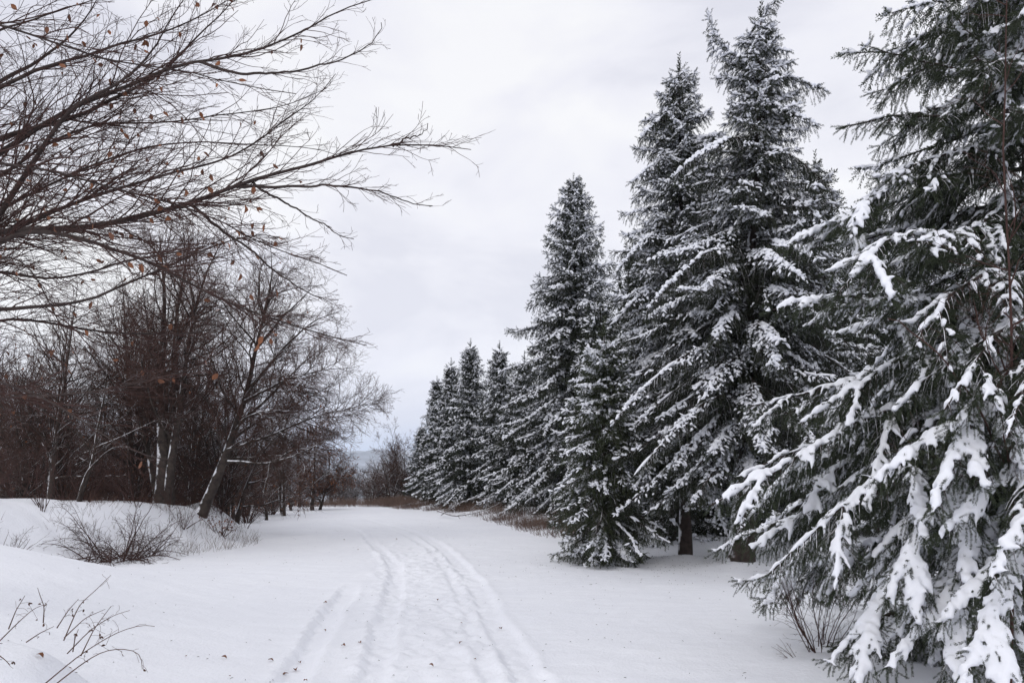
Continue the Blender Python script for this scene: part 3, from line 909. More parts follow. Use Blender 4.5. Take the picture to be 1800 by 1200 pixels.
def leaf_quads(rng, P, size):
    """folded dead leaves hanging at points P"""
    k = len(P)
    d = norm(rng.normal(size=(k, 3)) * 0.6 + np.array([0.2, 0, -0.8]))
    s = norm(np.cross(d, rng.normal(size=(k, 3)))); u = np.cross(d, s)
    L = size * rng.uniform(.7, 1.2, k)[:, None]
    c = 0.16 * rng.uniform(-1, 1.6, k)[:, None]
    prof = [(0.0, 0.0, 0), (0.22, 0.22, 1), (0.5, 0.30, 1), (0.8, 0.17, 1), (1.0, 0.0, 0)]
    V = []
    for x, w, _ in prof:
        cx = P + d * L * x + u * L * c * np.sin(x * 3.14)
        V += [cx - s * L * w + u * L * w * 0.45, cx, cx + s * L * w + u * L * w * 0.45]
    V = np.stack(V, 1)
    q = []
    for i in range(4):
        a = i * 3
        q += [[a, a + 1, a + 4, a + 3], [a + 1, a + 2, a + 5, a + 4]]
    q = np.array(q)
    return V.reshape(-1, 3), (np.arange(k)[:, None, None] * 15 + q[None]).reshape(-1, 4)

def bare_tree(label, base, stems, seed, dens=1.0, group=None, cat='bare tree', mats=None, leaves=0, l1=0.42, low=0.18, up=0.03,
              twig_r=1.0, ang1=0.9, name='bare_tree', lsize=0.06, levels=3, bias=(0, 0, 0)):
    """stems: list of (polyline in world space or relative, r0). One thing: trunk, limbs, twigs, leaves."""
    rng = np.random.default_rng(seed)
    mats = mats or (M_TRUNK, M_TWIG2)
    root = thing(name, label, cat, base, group)
    base = np.asarray(base)
    P0 = np.stack([resample(np.asarray(s) - base, 15) for s, _ in stems])
    P0[:, 1:-1] += np.cumsum(rng.normal(0, 0.012, (len(stems), 13, 3)), 1) * 0.6
    L0 = np.linalg.norm(np.diff(P0, axis=1), axis=2).sum(1)
    R0 = np.stack([(np.linspace(1, 0.0, 15) ** 1.15) * r + 0.003 for _, r in stems])
    R0[:, 0] *= 1.25
    V, Fc = tubes(P0, R0, 9)
    build('trunk', [(V, Fc, 0)], [mats[0]], root, True)
    bias = np.asarray(bias, float)
    p, d, L, r = spawn(rng, P0, R0, L0, 0.20 / dens, low, ang1, lambda l, s: l1 * l * (1.12 - 0.75 * s), 0.010, 0.9)
    P1 = grow(rng, p, d + bias, L, 8, 0.15, up); R1 = taper(r, 8)
    p, d, L2, r2 = spawn(rng, P1, R1, L, 0.13 / dens, 0.12, 0.80, lambda l, s: 0.42 * l * (1.1 - 0.7 * s) + 0.08, 0.006, 0.75)
    P2 = grow(rng, p, d + bias * 0.4, L2, 5, 0.19, up); R2 = taper(r2, 5)
    V1, F1 = tubes(P1, R1 * 1.1, 5)
    V2, F2 = tubes(P2, R2 * twig_r, 3)
    ch = [(V1, F1, 0), (V2, F2, 1)]
    tips = P2
    if levels > 2:
        p, d, L3, r3 = spawn(rng, P2, R2, L2, 0.10 / dens, 0.1, 0.65, lambda l, s: 0.45 * l * (1.1 - 0.6 * s) + 0.05, 0.005, 0.7)
        P3 = grow(rng, p, d + bias * 0.2, L3, 3, 0.20, up); R3 = np.maximum(taper(r3, 3, .45), 0.0016) * twig_r
        V3, F3 = tubes(P3, R3, 3)
        ch.append((V3, F3, 1)); tips = P3
    build('crown', ch, [mats[0], mats[1]], root)
    if leaves:
        pick = rng.integers(0, len(tips), leaves)
        V, Fc = leaf_quads(rng, tips[pick, -1], lsize)
        build('leaves', [(V, Fc, 0)], [M_LEAF], root)
    return root

# --- the multi-stemmed beech and the leaning trees on the bank
def stem_px(pts, k=1.0):
    return np.array([at(px, py, d * k) for px, py, d in pts])
b1 = gp(285, 17.8)
bare_tree('dark multi-stemmed bare beech standing upright on the snowy bank', b1, [
    (np.vstack([b1 - Z * .15, stem_px([(290, 800, 15), (283, 700, 15.1), (285, 600, 15.2), (292, 500, 15.3), (280, 400, 15.4)], 1.187)]), 0.19),
    (np.vstack([b1 - Z * .15 + [.05, .1, 0], stem_px([(296, 790, 15.1), (308, 700, 15.1), (306, 600, 15), (318, 500, 14.9), (340, 400, 14.8)], 1.187)]), 0.17),
    (np.vstack([b1 - Z * .15 + [.1, -.05, 0], stem_px([(305, 780, 14.9), (322, 690, 14.8), (330, 600, 14.7), (352, 500, 14.6), (400, 405, 14.4)], 1.187)]), 0.11),
    (np.vstack([b1 - Z * .1 + [-.1, .05, 0], stem_px([(262, 800, 15.4), (240, 700, 15.6), (225, 600, 15.8), (205, 500, 16)], 1.187)]), 0.07),
], 51, dens=1.45, twig_r=1.4, leaves=30, l1=0.42, low=0.22, up=0.03)
b2 = gp(350, 18.0)
bare_tree('bare tree leaning right over the open snow from the bank', b2, [
    (np.vstack([b2 - Z * .15, stem_px([(385, 835, 15.9), (410, 760, 15.8), (435, 690, 15.7), (452, 610, 15.6), (470, 530, 15.5), (505, 460, 15.4)], 1.13)]), 0.13),
    (np.vstack([stem_px([(415, 750, 15.8), (470, 700, 15.5), (530, 640, 15.2), (590, 590, 15)], 1.13)]), 0.045),
    (np.vstack([stem_px([(400, 790, 15.8), (480, 765, 15.6), (560, 730, 15.5), (640, 715, 15.4), (690, 700, 15.4)], 1.13)]), 0.036),
    (np.vstack([stem_px([(395, 810, 15.9), (470, 815, 15.4), (540, 790, 15), (610, 750, 14.8)], 1.13)]), 0.034),
    (np.vstack([stem_px([(440, 680, 15.7), (500, 610, 15.9), (550, 560, 16), (600, 545, 16)], 1.13)]), 0.045),
    (stem_px([(452, 610, 15.6), (500, 550, 15.7), (560, 495, 15.8)], 1.13), 0.035),
    (stem_px([(462, 560, 15.5), (480, 490, 15.2), (478, 425, 15.0)], 1.13), 0.03),
    (stem_px([(430, 705, 15.7), (500, 665, 15.0), (570, 645, 14.6), (640, 640, 14.4)], 1.13), 0.035),
    (stem_px([(405, 775, 15.8), (460, 735, 16.3), (540, 700, 16.6), (610, 660, 16.8)], 1.13), 0.035),
], 52, dens=1.6, twig_r=1.5, leaves=60, l1=0.42, low=0.16, up=0.01, bias=(0.22, 0, 0.0), ang1=0.9)
b3 = gp(412, 20.4)
bare_tree('small snow-plastered tree leaning right at the end of the bank', b3, [
    (np.vstack([b3 - Z * .1, stem_px([(432, 855, 19), (450, 815, 19), (480, 770, 19), (530, 735, 19)], 1.075)]), 0.08),
    (np.vstack([stem_px([(435, 850, 19), (470, 840, 18.8), (520, 815, 18.6)], 1.075)]), 0.035),
], 53, dens=1.0, leaves=70, l1=0.45, bias=(0.2, 0, 0))
b4 = gp(135, 16.2)
bare_tree('spindly snow-streaked tree arching from the bank beside the bush', b4 , [
    (np.vstack([b4 - Z * .1, stem_px([(150, 830, 14), (175, 810, 14), (195, 788, 14), (228, 785, 13.9)], 1.157)]), 0.035),
    (np.vstack([b4 - Z * .1, stem_px([(165, 815, 14.2), (170, 760, 14.4), (185, 700, 14.6), (195, 600, 15)], 1.157)]), 0.04),
], 54, dens=1.0, leaves=12, l1=0.4)

# --- retained-leaf beech and others along the left edge farther back
bL = gp(548, 36.0)
bare_tree('rusty bare tree shaped like a cone at the far left edge', bL, [
    (np.vstack([bL - Z * .1, bL + np.array([0.1, 0, 2.0]), bL + np.array([0.2, 0, 4.3])]), 0.10),
    (np.vstack([bL + np.array([0.3, 0.3, 0]), bL + np.array([0.7, 0.3, 1.6]), bL + np.array([0.9, 0, 3.2])]), 0.07),
], 55, dens=1.7, leaves=2400, twig_r=2.4, l1=0.48, low=0.05, up=-0.01, ang1=1.1, lsize=0.075)
bM = gp(508, 39.0)
bare_tree('crooked tree with a snow-plastered leaning trunk at the meadow edge', bM, [
    (np.vstack([bM - Z * .1, stem_px([(520, 868, 39), (532, 845, 39), (550, 815, 39), (560, 770, 39)])]), 0.13),
    (np.vstack([bM - Z * .1 + [.5, 0, 0], stem_px([(528, 840, 39), (522, 790, 39), (515, 740, 39)])]), 0.10),
], 56, dens=0.9, leaves=150, l1=0.45)

# --- the wood behind: kinds of bare tree, copied
def generic_stems(rng, h, n, spread):
    out = []
    for i in range(n):
        a = rng.uniform(0, 6.28); sp = spread * rng.uniform(.3, 1.0)
        hh = h * rng.uniform(.7, 1.0)
        e = np.array([math.cos(a) * sp, math.sin(a) * sp, 0])
        out.append((np.array([e * 0.05 - Z * .2, e * 0.25 + Z * hh * .3, e * 0.6 + Z * hh * .65, e + Z * hh]), rng.uniform(.5, 1.0) * h * 0.014 + 0.015))
    return out
rngw = np.random.default_rng(77)
WOOD_GROUP = 'bare trees standing deep in the left wood'
WOOD_LABELS = ['tall single bare tree among the crowded trees of the left wood', 'forked bare tree among the crowded trees of the left wood',
               'bushy many-stemmed bare tree in the dim thicket of the left wood', 'thin bare sapling in the dim thicket of the left wood',
               'spreading bare tree with brown leaves left on it in the left wood']
protos = []
for i, (h, ns, sp, lv, lo) in enumerate([(6.8, 1, .5, 30, .2), (6.2, 3, 1.4, 50, .15), (4.2, 7, 1.5, 160, .06), (4.8, 2, .7, 60, .1), (5.2, 4, 1.8, 420, .08)]):
    protos.append(bare_tree(WOOD_LABELS[i], (0, 0, 0), generic_stems(rngw, h, ns, sp), 60 + i, dens=0.95, leaves=lv, low=lo,
                            group=WOOD_GROUP + ': ' + WOOD_LABELS[i].split(' among')[0].split(' in the')[0], l1=0.40 if i != 2 else 0.5, up=0.03, twig_r=1.5))
used = set()
def put(i, x, y, sc=1.0, label=None):
    rz = rngw.uniform(0, 6.28); loc = (x, y, gz(x, y) - 0.05)
    if i not in used:
        used.add(i); o = protos[i]
        o.location = loc; o.rotation_euler = (0, 0, rz); o.scale = (sc, sc, sc)
        if label: o['label'] = label
        return o
    return dup(protos[i], loc, rz, sc, label)
spots = []
for d, pxs in ((17.5, (-60, 20, 90)), (20, (-40, 50, 130, 215, 390)), (23, (-20, 90, 250, 340, 430)), (26.5, (30, 150, 290, 370, 455)),
               (30, (0, 110, 210, 330, 420, 480)), (35, (60, 180, 270, 380, 450, 500)), (40, (20, 140, 240, 340, 420, 470, 540))):
    for px in pxs:
        spots.append(((px + rngw.uniform(-22, 22) - 900) / F * d, d + rngw.uniform(-1, 1)))
order = [0, 2, 1, 4, 2, 3, 1, 2, 4, 0, 2, 1]
for j, (x, y) in enumerate(spots):
    i = order[j % len(order)]
    put(i, x, y, rngw.uniform(.8, 1.1) * (1.0 if y < 28 else 0.95))

# --- trees and bushes in the gap over the valley
GAP = [
    (625, 52, 2.9, 'frosted bare tree left of the gap in the valley view'), (660, 55, 3.4, 'frosted bare tree in the middle of the gap above the valley'),
    (600, 50, 2.6, 'pale rime-covered shrub tree under the leaning branches'), (690, 50, 2.9, 'frosted bare tree on the right side of the gap'),
    (645, 49, 2.1, 'low frosted shrub tree in front of the gap trees'), (612, 56, 3.0, 'thin grey frosted tree behind the pale shrub tree'),
    (675, 47.5, 2.2, 'wide grey frosted bush before the dark brown bush tree'), (585, 48, 2.5, 'grey frosted bush beside the rusty cone-shaped tree')]
for i, (px, d, h, lab) in enumerate(GAP):
    b_ = gp(px, d); rr = np.random.default_rng(90 + i)
    bare_tree(lab, b_, [(s + b_, r) for s, r in generic_stems(rr, h, 5, 1.3)], 190 + i, dens=1.2, l1=0.5, low=0.05, mats=(M_TRUNK, M_TWIG3), twig_r=3.4, cat='bare tree')
DARK = [(708, 45.5, 4.6, 'dark brown bare bush tree at the end of the spruce row'), (735, 44.5, 3.0, 'lower dark bare bush in front of the last small spruce'),
        (688, 44.5, 3.0, 'rounded bare bush at the edge of the snow below the gap')]
DARK.append((655, 47, 2.6, 'low dark bare bush closing the middle of the gap'))
for i, (px, d, h, lab) in enumerate(DARK):
    b_ = gp(px, d); rr = np.random.default_rng(95 + i)
    bare_tree(lab, b_, [(s + b_, r) for s, r in generic_stems(rr, h, 6, 1.6)], 95 + i, dens=1.0, l1=0.5, low=0.06, mats=(M_TRUNK, M_TWIG2), twig_r=2.6, cat='bare bush', name='bare_bush')

# --- the overhanging beech in the foreground: limbs traced along the photograph, each at its own distance
def overhanging_beech():
    rng = np.random.default_rng(5)
    base = np.array([-5.9, 5.6, gz(-5.9, 5.6) - 0.1])
    root = thing('beech_tree', 'near bare beech at the left edge with overhanging branches and a few brown leaves', 'beech tree', base)
    tk = np.array([[0, 0, 0], [0.1, 0, 1.2], [0.15, 0.05, 2.4], [0.25, 0, 3.6], [0.2, 0.1, 5.0], [0.35, 0, 6.6]])
    P = resample(tk, 14)
    V, Fc = tubes(P[None], (np.linspace(0.24, 0.09, 14))[None], 12)
    build('trunk', [(V, Fc, 0)], [M_BEECH], root, True)
    def tr(z):
        return base + np.array([0.2, 0, z - base[2]])
    def lim(z, r, *pts):
        return (np.vstack([tr(z)] + [at(*p) for p in pts]), r)
    LIMBS = [
        lim(2.3, .050, (-60, 470, 5.4), (0, 388, 5.2), (45, 310, 5.1), (95, 228, 5.0), (130, 182, 4.9), (210, 145, 4.8), (265, 105, 4.8), (300, 40, 4.8), (345, -30, 4.8)),
        lim(2.4, .050, (-80, 420, 5.3), (0, 402, 5.0), (110, 408, 4.8), (165, 398, 4.8), (250, 380, 4.7), (330, 358, 4.6), (410, 328, 4.6), (480, 303, 4.6), (560, 292, 4.6), (640, 266, 4.6), (710, 252, 4.6), (765, 270, 4.6), (828, 263, 4.6)),
        lim(2.5, .030, (-50, 425, 5.4), (40, 392, 5.3), (110, 360, 5.3), (170, 340, 5.3), (220, 325, 5.3), (300, 305, 5.4), (380, 285, 5.5), (450, 255, 5.6), (500, 205, 5.6), (545, 185, 5.6), (590, 130, 5.6)),
        lim(2.2, .034, (-40, 450, 4.9), (60, 405, 4.7), (140, 420, 4.5), (220, 440, 4.4), (290, 470, 4.4), (380, 520, 4.4), (470, 560, 4.4), (560, 585, 4.4), (645, 607, 4.4)),
        lim(1.9, .032, (-60, 560, 5.0), (0, 544, 4.8), (60, 546, 4.7), (140, 540, 4.6), (200, 520, 4.5), (240, 498, 4.5), (290, 480, 4.5), (360, 445, 4.5), (430, 425, 4.5), (500, 420, 4.5)),
        lim(3.0, .044, (-80, 270, 5.6), (0, 243, 5.5), (70, 222, 5.4), (150, 205, 5.3), (230, 160, 5.2), (290, 138, 5.2), (350, 75, 5.2), (400, 30, 5.2), (440, -20, 5.2)),
        lim(3.3, .048, (-60, 180, 5.9), (0, 135, 5.8), (60, 105, 5.7), (110, 60, 5.6), (150, 20, 5.6), (175, -30, 5.6)),
        lim(3.2, .034, (-70, 190, 5.2), (0, 146, 5.1), (90, 105, 5.0), (150, 92, 5.0), (230, 62, 5.0), (300, 48, 5.0), (360, 20, 5.0), (420, -10, 5.0)),
        lim(3.6, .030, (-70, 90, 5.3), (0, 55, 5.2), (60, 35, 5.2), (140, 10, 5.2), (200, -10, 5.2)),
        lim(3.0, .036, (-40, 290, 5.4), (60, 225, 5.3), (140, 180, 5.2), (230, 150, 5.0), (310, 110, 4.9), (350, 108, 4.9), (410, 107, 4.9), (490, 75, 4.9), (560, 45, 4.9), (610, 10, 4.9), (690, -5, 4.9)),
        lim(2.7, .024, (-30, 330, 5.0), (90, 250, 5.6), (190, 215, 5.8), (280, 225, 5.9), (350, 210, 6.0), (430, 205, 6.0), (510, 195, 6.0), (575, 155, 6.0)),
        lim(1.7, .020, (-60, 690, 4.8), (0, 698, 4.6), (70, 690, 4.5), (140, 690, 4.5), (205, 680, 4.5), (260, 660, 4.5), (330, 650, 4.5), (410, 625, 4.5)),
        lim(1.8, .020, (-60, 660, 4.3), (0, 672, 4.1), (60, 690, 4.0), (130, 732, 3.9), (190, 775, 3.9), (240, 800, 3.9), (300, 808, 3.9)),
        lim(2.0, .018, (-50, 480, 4.5), (20, 445, 4.3), (60, 490, 4.2), (90, 540, 4.1), (110, 600, 4.1), (150, 660, 4.1)),
        lim(2.9, .018, (-60, 280, 4.6), (0, 295, 4.5), (80, 300, 4.4), (160, 325, 4.4), (240, 350, 4.4), (330, 365, 4.4), (400, 395, 4.4), (450, 430, 4.4), (530, 465, 4.4), (610, 484, 4.4)),
        lim(3.5, .016, (-60, 30, 4.4), (0, 42, 4.3), (100, 78, 4.3), (200, 110, 4.2), (330, 120, 4.2), (430, 155, 4.2), (520, 165, 4.2)),
        lim(2.6, .020, (-20, 390, 5.2), (60, 345, 5.5), (150, 300, 5.6), (260, 262, 5.7), (350, 250, 5.8), (430, 258, 5.8), (520, 262, 5.9), (600, 275, 5.9)),
        lim(1.9, .022, (-50, 580, 5.6), (20, 560, 5.6), (100, 570, 5.7), (180, 590, 5.8), (260, 588, 5.9), (330, 595, 6.0), (400, 575, 6.0), (470, 545, 6.0)),
        lim(2.1, .026, (-40, 470, 5.4), (70, 495, 5.3), (140, 485, 5.3), (190, 470, 5.3), (250, 445, 5.2), (330, 440, 5.2), (420, 405, 5.2)),
        lim(3.9, .030, (-50, -20, 5.4), (40, -60, 5.4), (160, -110, 5.4), (260, -180, 5.4)),
        # forks of the long lower limb
        (np.array([at(410, 328, 4.6), at(500, 328, 4.55), at(580, 330, 4.5), at(650, 338, 4.5), at(700, 358, 4.5), at(755, 363, 4.5)]), .010),
        (np.array([at(335, 360, 4.6), at(390, 395, 4.5), at(450, 430, 4.45), at(540, 500, 4.4), at(595, 527, 4.4)]), .010),
        (np.array([at(690, 258, 4.6), at(712, 245, 4.6), at(735, 232, 4.6), at(752, 217, 4.6)]), .004),
        (np.array([at(440, 318, 4.6), at(500, 350, 4.6), at(560, 385, 4.6), at(622, 420, 4.6)]), .007),
        (np.array([at(350, 108, 4.9), at(420, 130, 4.9), at(520, 128, 4.9), at(600, 105, 4.9), at(650, 75, 4.9), at(670, 40, 4.9)]), .010),
    ]
    P0 = np.stack([resample(p - base, 36) for p, _ in LIMBS])
    P0[:, 2:-1] += np.cumsum(rng.normal(0, 0.0035, (len(LIMBS), 33, 3)), 1)
    L0 = np.linalg.norm(np.diff(P0, axis=1), axis=2).sum(1)
    R0 = np.stack([r * np.linspace(1.0, 0.0, 36) ** 1.1 * 0.82 + 0.0022 for _, r in LIMBS])
    for i in range(len(LIMBS)):
        V, Fc = tubes(P0[i:i + 1], R0[i:i + 1], 8)
        build('limb', [(V, Fc, 0)], [M_BEECH], root, True)
    ch = []
    p, d, L, r = spawn(rng, P0, R0, L0, 0.052, 0.29, 0.46, lambda l, s: 0.25 * l * (1.02 - s) ** 0.8 + 0.07, 0.0055, 0.6)
    ratio = (p[:, 0] + base[0]) / (p[:, 1] + base[1])
    ok = rng.uniform(size=len(p)) < np.clip(0.45 + (ratio + 0.70) / 0.40, 0.45, 1)
    p, d, L, r = p[ok], d[ok], L[ok], r[ok]
    d[:, 1] *= 0.8
    P1 = grow(rng, p, d + np.array([0.10, 0, 0.0]), L, 10, 0.11, 0.004); R1 = taper(r, 10, .3)
    V, Fc = tubes(P1, R1, 5); ch.append((V, Fc, 0))
    p, d, L2, r2 = spawn(rng, P1, R1, L, 0.095, 0.10, 0.6, lambda l, s: 0.34 * l * (1.15 - 0.8 * s) + 0.045, 0.0045, 0.5)
    P2 = grow(rng, p, d, L2, 5, 0.10, 0.008); R2 = np.maximum(taper(r2, 5, .4), 0.0011)
    V, Fc = tubes(P2, R2, 4); ch.append((V, Fc, 0))
    p, d, L3, r3 = spawn(rng, P2, R2, L2, 0.055, 0.15, 0.75, lambda l, s: 0.15 * l + 0.03, 0.006, 0.5)
    P3 = grow(rng, p, d, L3, 2, 0.15, 0.03); R3 = np.maximum(taper(r3, 2, .6), 0.0009)
    V, Fc = tubes(P3, R3, 3); ch.append((V, Fc, 0))
    build('twigs', ch, [M_TWIG], root)
    T2 = P2[:, -1] + base
    ok = np.where((T2[:, 0] < (540 - 900) / F * T2[:, 1]) & (T2[:, 1] > 3.9))[0]
    pick = rng.choice(ok, 300)
    V, Fc = leaf_quads(rng, P2[pick, -1], 0.046)
    build('leaves', [(V, Fc, 0)], [M_LEAF], root)
overhanging_beech()

# ------------------------------------------------------------------ shrubs, saplings, twigs
def shrub(label, base, h, n, spread, seed, cat='bare shrub', name='bare_shrub', mat=None, tw=1.0, droop=0.0, aim=None, branchy=1.0, group=None, leaves=0, ang=1.0, foot=0.12):
    """stems fanning from the ground, each with side twigs"""
    rng = np.random.default_rng(seed)
    root = thing(name, label, cat, base, group)
    a = rng.uniform(0, 6.28, n)
    s0 = np.stack([np.cos(a), np.sin(a), 0 * a], -1) * (rng.uniform(0, 1, n) ** .6)[:, None] * spread * foot
    a = a + rng.normal(0, 1.2 if foot > .3 else 0.2, n)
    d = np.stack([np.cos(a) * rng.uniform(.1, 1, n) * ang, np.sin(a) * rng.uniform(.1, 1, n) * ang, rng.uniform(.5, 1.2, n)], -1)
    if aim is not None:
        d = d + np.asarray(aim)
    L = h * rng.uniform(.55, 1.25, n)
    P = grow(rng, s0 - Z * 0.05, d, L, 9, 0.10, -droop)
    R = taper(0.0035 * tw * rng.uniform(.7, 1.4, n) + 0.002 * h, 9, .3)
    V, Fc = tubes(P, R, 5)
    ch = [(V, Fc, 0)]
    p, d, L2, r2 = spawn(rng, P, R, L, 0.11 / branchy, 0.2, 0.7, lambda l, s: 0.36 * l * (1.1 - 0.6 * s), 0.006, 0.9)
    P2 = grow(rng, p, d, L2, 5, 0.14, -droop * .7); R2 = np.maximum(taper(r2, 5, .4), 0.0011 * tw)
    V, Fc = tubes(P2, R2, 3)
    ch.append((V, Fc, 0))
    p, d, L3, r3 = spawn(rng, P2, R2, L2, 0.08 / branchy, 0.2, 0.8, lambda l, s: 0.35 * l + .02, 0.006, 0.9)
    P3 = grow(rng, p, d, L3, 3, 0.14, 0); R3 = np.maximum(taper(r3, 3, .5), 0.001 * tw)
    V, Fc = tubes(P3, R3, 3); ch.append((V, Fc, 0))
    build('branches', ch, [mat or M_STALK], root)
    if leaves:
        V, Fc = leaf_quads(rng, P3[rng.integers(0, len(P3), leaves), -1], .05)
        build('leaves', [(V, Fc, 0)], [M_LEAF], root)
    return root

b = gp(205, 14.2); b[2] = gz(b[0], b[1])
shrub('tangled drooping bare bush on the slope of the left bank', gp(205, 14.6), 1.15, 95, 0.75, 201, cat='bare bush', name='bare_bush', mat=M_TWIG, tw=2.3, droop=0.10, ang=1.5, branchy=1.0, foot=0.75)
shrub('clump of thin upright stems on the bank left of the tangled bush', gp(75, 14.6), 1.25, 10, 0.5, 202, mat=M_TWIG, tw=1.6, branchy=.6, ang=.5)
shrub('sparse bare shrub under the multi-stemmed beech', gp(322, 16.8), 0.8, 14, 0.6, 203, mat=M_TWIG, tw=1.5, branchy=.7)
shrub('low shrub with brown leaves at the foot of the leaning tree', gp(388, 17.5), 0.6, 16, 0.6, 204, mat=M_TWIG, tw=1.5, leaves=90)
shrub('thin shrub on the bank at the left edge', gp(8, 13.2), 0.7, 12, 0.6, 205, mat=M_TWIG, tw=1.5)
shrub('arching bare stems on the bank between bush and beech', gp(262, 15.2), 0.9, 9, 0.5, 206, mat=M_TWIG, tw=1.6, droop=.06, branchy=.6)
# thin stems along the top of the bank
BANK_GROUP = 'thin bare stems along the top of the left bank'
bs_ = shrub('thin upright bare stems among others along the top of the left bank', (0, 0, 0), 1.5, 7, 0.5, 208, mat=M_TWIG, tw=1.6, group=BANK_GROUP, branchy=.7, ang=.6)
for i, (px, d) in enumerate(((-25, 14.6), (35, 15.6), (110, 15.5), (150, 16.4), (215, 17), (240, 16.2), (330, 18.6), (385, 19.2), (430, 20.6), (300, 17.4))):
    if i == 0:
        bs_.location = tuple(gp(px, d))
    else:
        dup(bs_, gp(px, d), rngw.uniform(0, 6.28), rngw.uniform(.6, 1.2))
# undergrowth filling the wood floor
UG = 'undergrowth shrubs under the left wood'
ug = shrub('low twiggy undergrowth shrub on the wood floor behind the bank', (0, 0, 0), 1.5, 30, 1.2, 207, mat=M_TWIG2, tw=3.0, group=UG, leaves=150, branchy=.9)
k = 0
for d, n in ((19, 4), (22, 5), (26, 6), (31, 6), (37, 7), (42, 6)):
    for i in range(n):
        px = -40 + (520 + (d - 16) * 3) * (i + rngw.uniform(.2, .8)) / n
        if d < 19 and px > 330: continue
        if d < 23 and px > 400: continue
        x = (px - 900) / F * d; y = d + rngw.uniform(-.8, .8); loc = (x, y, gz(x, y))
        if k == 0:
            ug.location = loc
        else:
            dup(ug, loc, rngw.uniform(0, 6.28), rngw.uniform(.8, 1.4))
        k += 1
# bottom-right bush and the sapling before the nearest spruce
shrub('bare twiggy bush in front of the lowest snowy boughs', gp(1440, 6.8), 0.85, 20, 0.6, 211, mat=M_TWIG, tw=.9, branchy=.9, aim=(-.15, 0, .25), ang=.7)
shrub('small leaning twigs poking from the snow beside the low boughs', gp(1405, 6.6), 0.30, 5, 0.2, 212, mat=M_STALK, tw=.7, aim=(-.9, 0, 0), ang=.5)
bs = gp(1772, 4.9)
bare_tree('thin twiggy sapling in front of the nearest spruce', bs, [
    (np.vstack([bs - Z * .1, stem_px([(1780, 900, 4.9), (1774, 600, 4.9), (1772, 420, 4.9), (1768, 200, 4.9), (1775, 0, 4.9), (1770, -160, 4.9)])]), 0.010),
    (np.vstack([stem_px([(1785, 860, 5.0), (1700, 700, 4.9), (1640, 620, 4.8), (1560, 560, 4.8)])]), 0.006),
], 213, dens=1.0, l1=0.16, low=0.25, up=0.03, mats=(M_TWIG, M_TWIG), cat='sapling', name='bare_sapling', ang1=0.9)

# dry stalks in the left foreground
def stalks(label, base, specs, seed, cat='dry plant'):
    """bent dry stems traced as (points px,py,distance), with short bracts"""
    rng = np.random.default_rng(seed)
    root = thing('dry_plant', label, cat, base)
    for pts in specs:
        P = resample([at(*p) - base for p in pts], 14)[None]
        L = np.linalg.norm(np.diff(P[0], axis=0), axis=1).sum()
        V, Fc = tubes(P, np.linspace(.0036, .0014, 14)[None], 6)
        ch = [(V, Fc, 0)]
        p, d, L2, r2 = spawn(rng, P, np.linspace(.003, .0014, 14)[None], np.array([L]), 0.04, 0.3, 0.9, lambda l, s: 0.065 + 0 * s, .01, .8)
        P2 = grow(rng, p, d, L2, 4, .25, -.12)
        V, Fc = tubes(P2, np.full((len(P2), 5), .0010), 3); ch.append((V, Fc, 0))
        kk = rng.integers(0, len(P2), 3)
        V, Fc = leaf_quads(rng, P2[kk, -1], .020); ch.append((V, Fc, 0))
        build('stem', ch, [M_STALK], root)
bA = gp(110, 5.0)
stalks('fan of bent dry stalks right of the grey snow lump', bA, [
    [(112, 1125, 4.7), (140, 1060, 4.7), (165, 1040, 4.7), (195, 1010, 4.7)],
    [(113, 1120, 4.7), (150, 1085, 4.7), (185, 1070, 4.7)],
    [(118, 1148, 4.6), (160, 1105, 4.6), (200, 1080, 4.6), (228, 1072, 4.6)],
    [(142, 1152, 4.5), (165, 1105, 4.5), (195, 1065, 4.5)],
    [(80, 1200, 4.2), (140, 1150, 4.2), (205, 1110, 4.2), (262, 1093, 4.2), (272, 1100, 4.2)],
    [(100, 1200, 4.1), (145, 1165, 4.1), (180, 1143, 4.1), (210, 1138, 4.1), (250, 1145, 4.1), (250, 1175, 4.1)],
    [(128, 1145, 4.6), (132, 1120, 4.6), (138, 1105, 4.6)],
], 301)
bB2 = gp(30, 4.9)
stalks('bent dry stalks standing in the grey snow lump', bB2, [
    [(-5, 1130, 4.6), (30, 1095, 4.6), (60, 1068, 4.6), (78, 1062, 4.6)],
    [(76, 1094, 4.8), (78, 1066, 4.8), (70, 1045, 4.8), (66, 1032, 4.8)],
    [(15, 1105, 4.7), (28, 1072, 4.7), (44, 1046, 4.7)],
    [(46, 1128, 4.5), (70, 1112, 4.5), (95, 1100, 4.5)],
    [(100, 1103, 4.8), (120, 1072, 4.8), (138, 1052, 4.8)],
    [(-10, 1145, 4.3), (8, 1158, 4.3), (18, 1168, 4.3)],
], 302)

# grasses: uncountable
def blades(name, pts, h, lean, mat, seed, w=0.003):
    rng = np.random.default_rng(seed)
    k = len(pts)
    d = np.stack([rng.normal(size=k) * .35 + lean, rng.normal(size=k) * .35, np.ones(k)], -1)
    P = grow(rng, pts - Z * .03, d, h * rng.uniform(.4, 1.2, k), 4, .12, -.05)
    V, Fc = tubes(P, taper(np.full(k, w), 4, .3), 3)
    o = build(name, [(V, Fc, 0)], [mat])
    o['kind'] = 'stuff'
    return o
rg = np.random.default_rng(9)
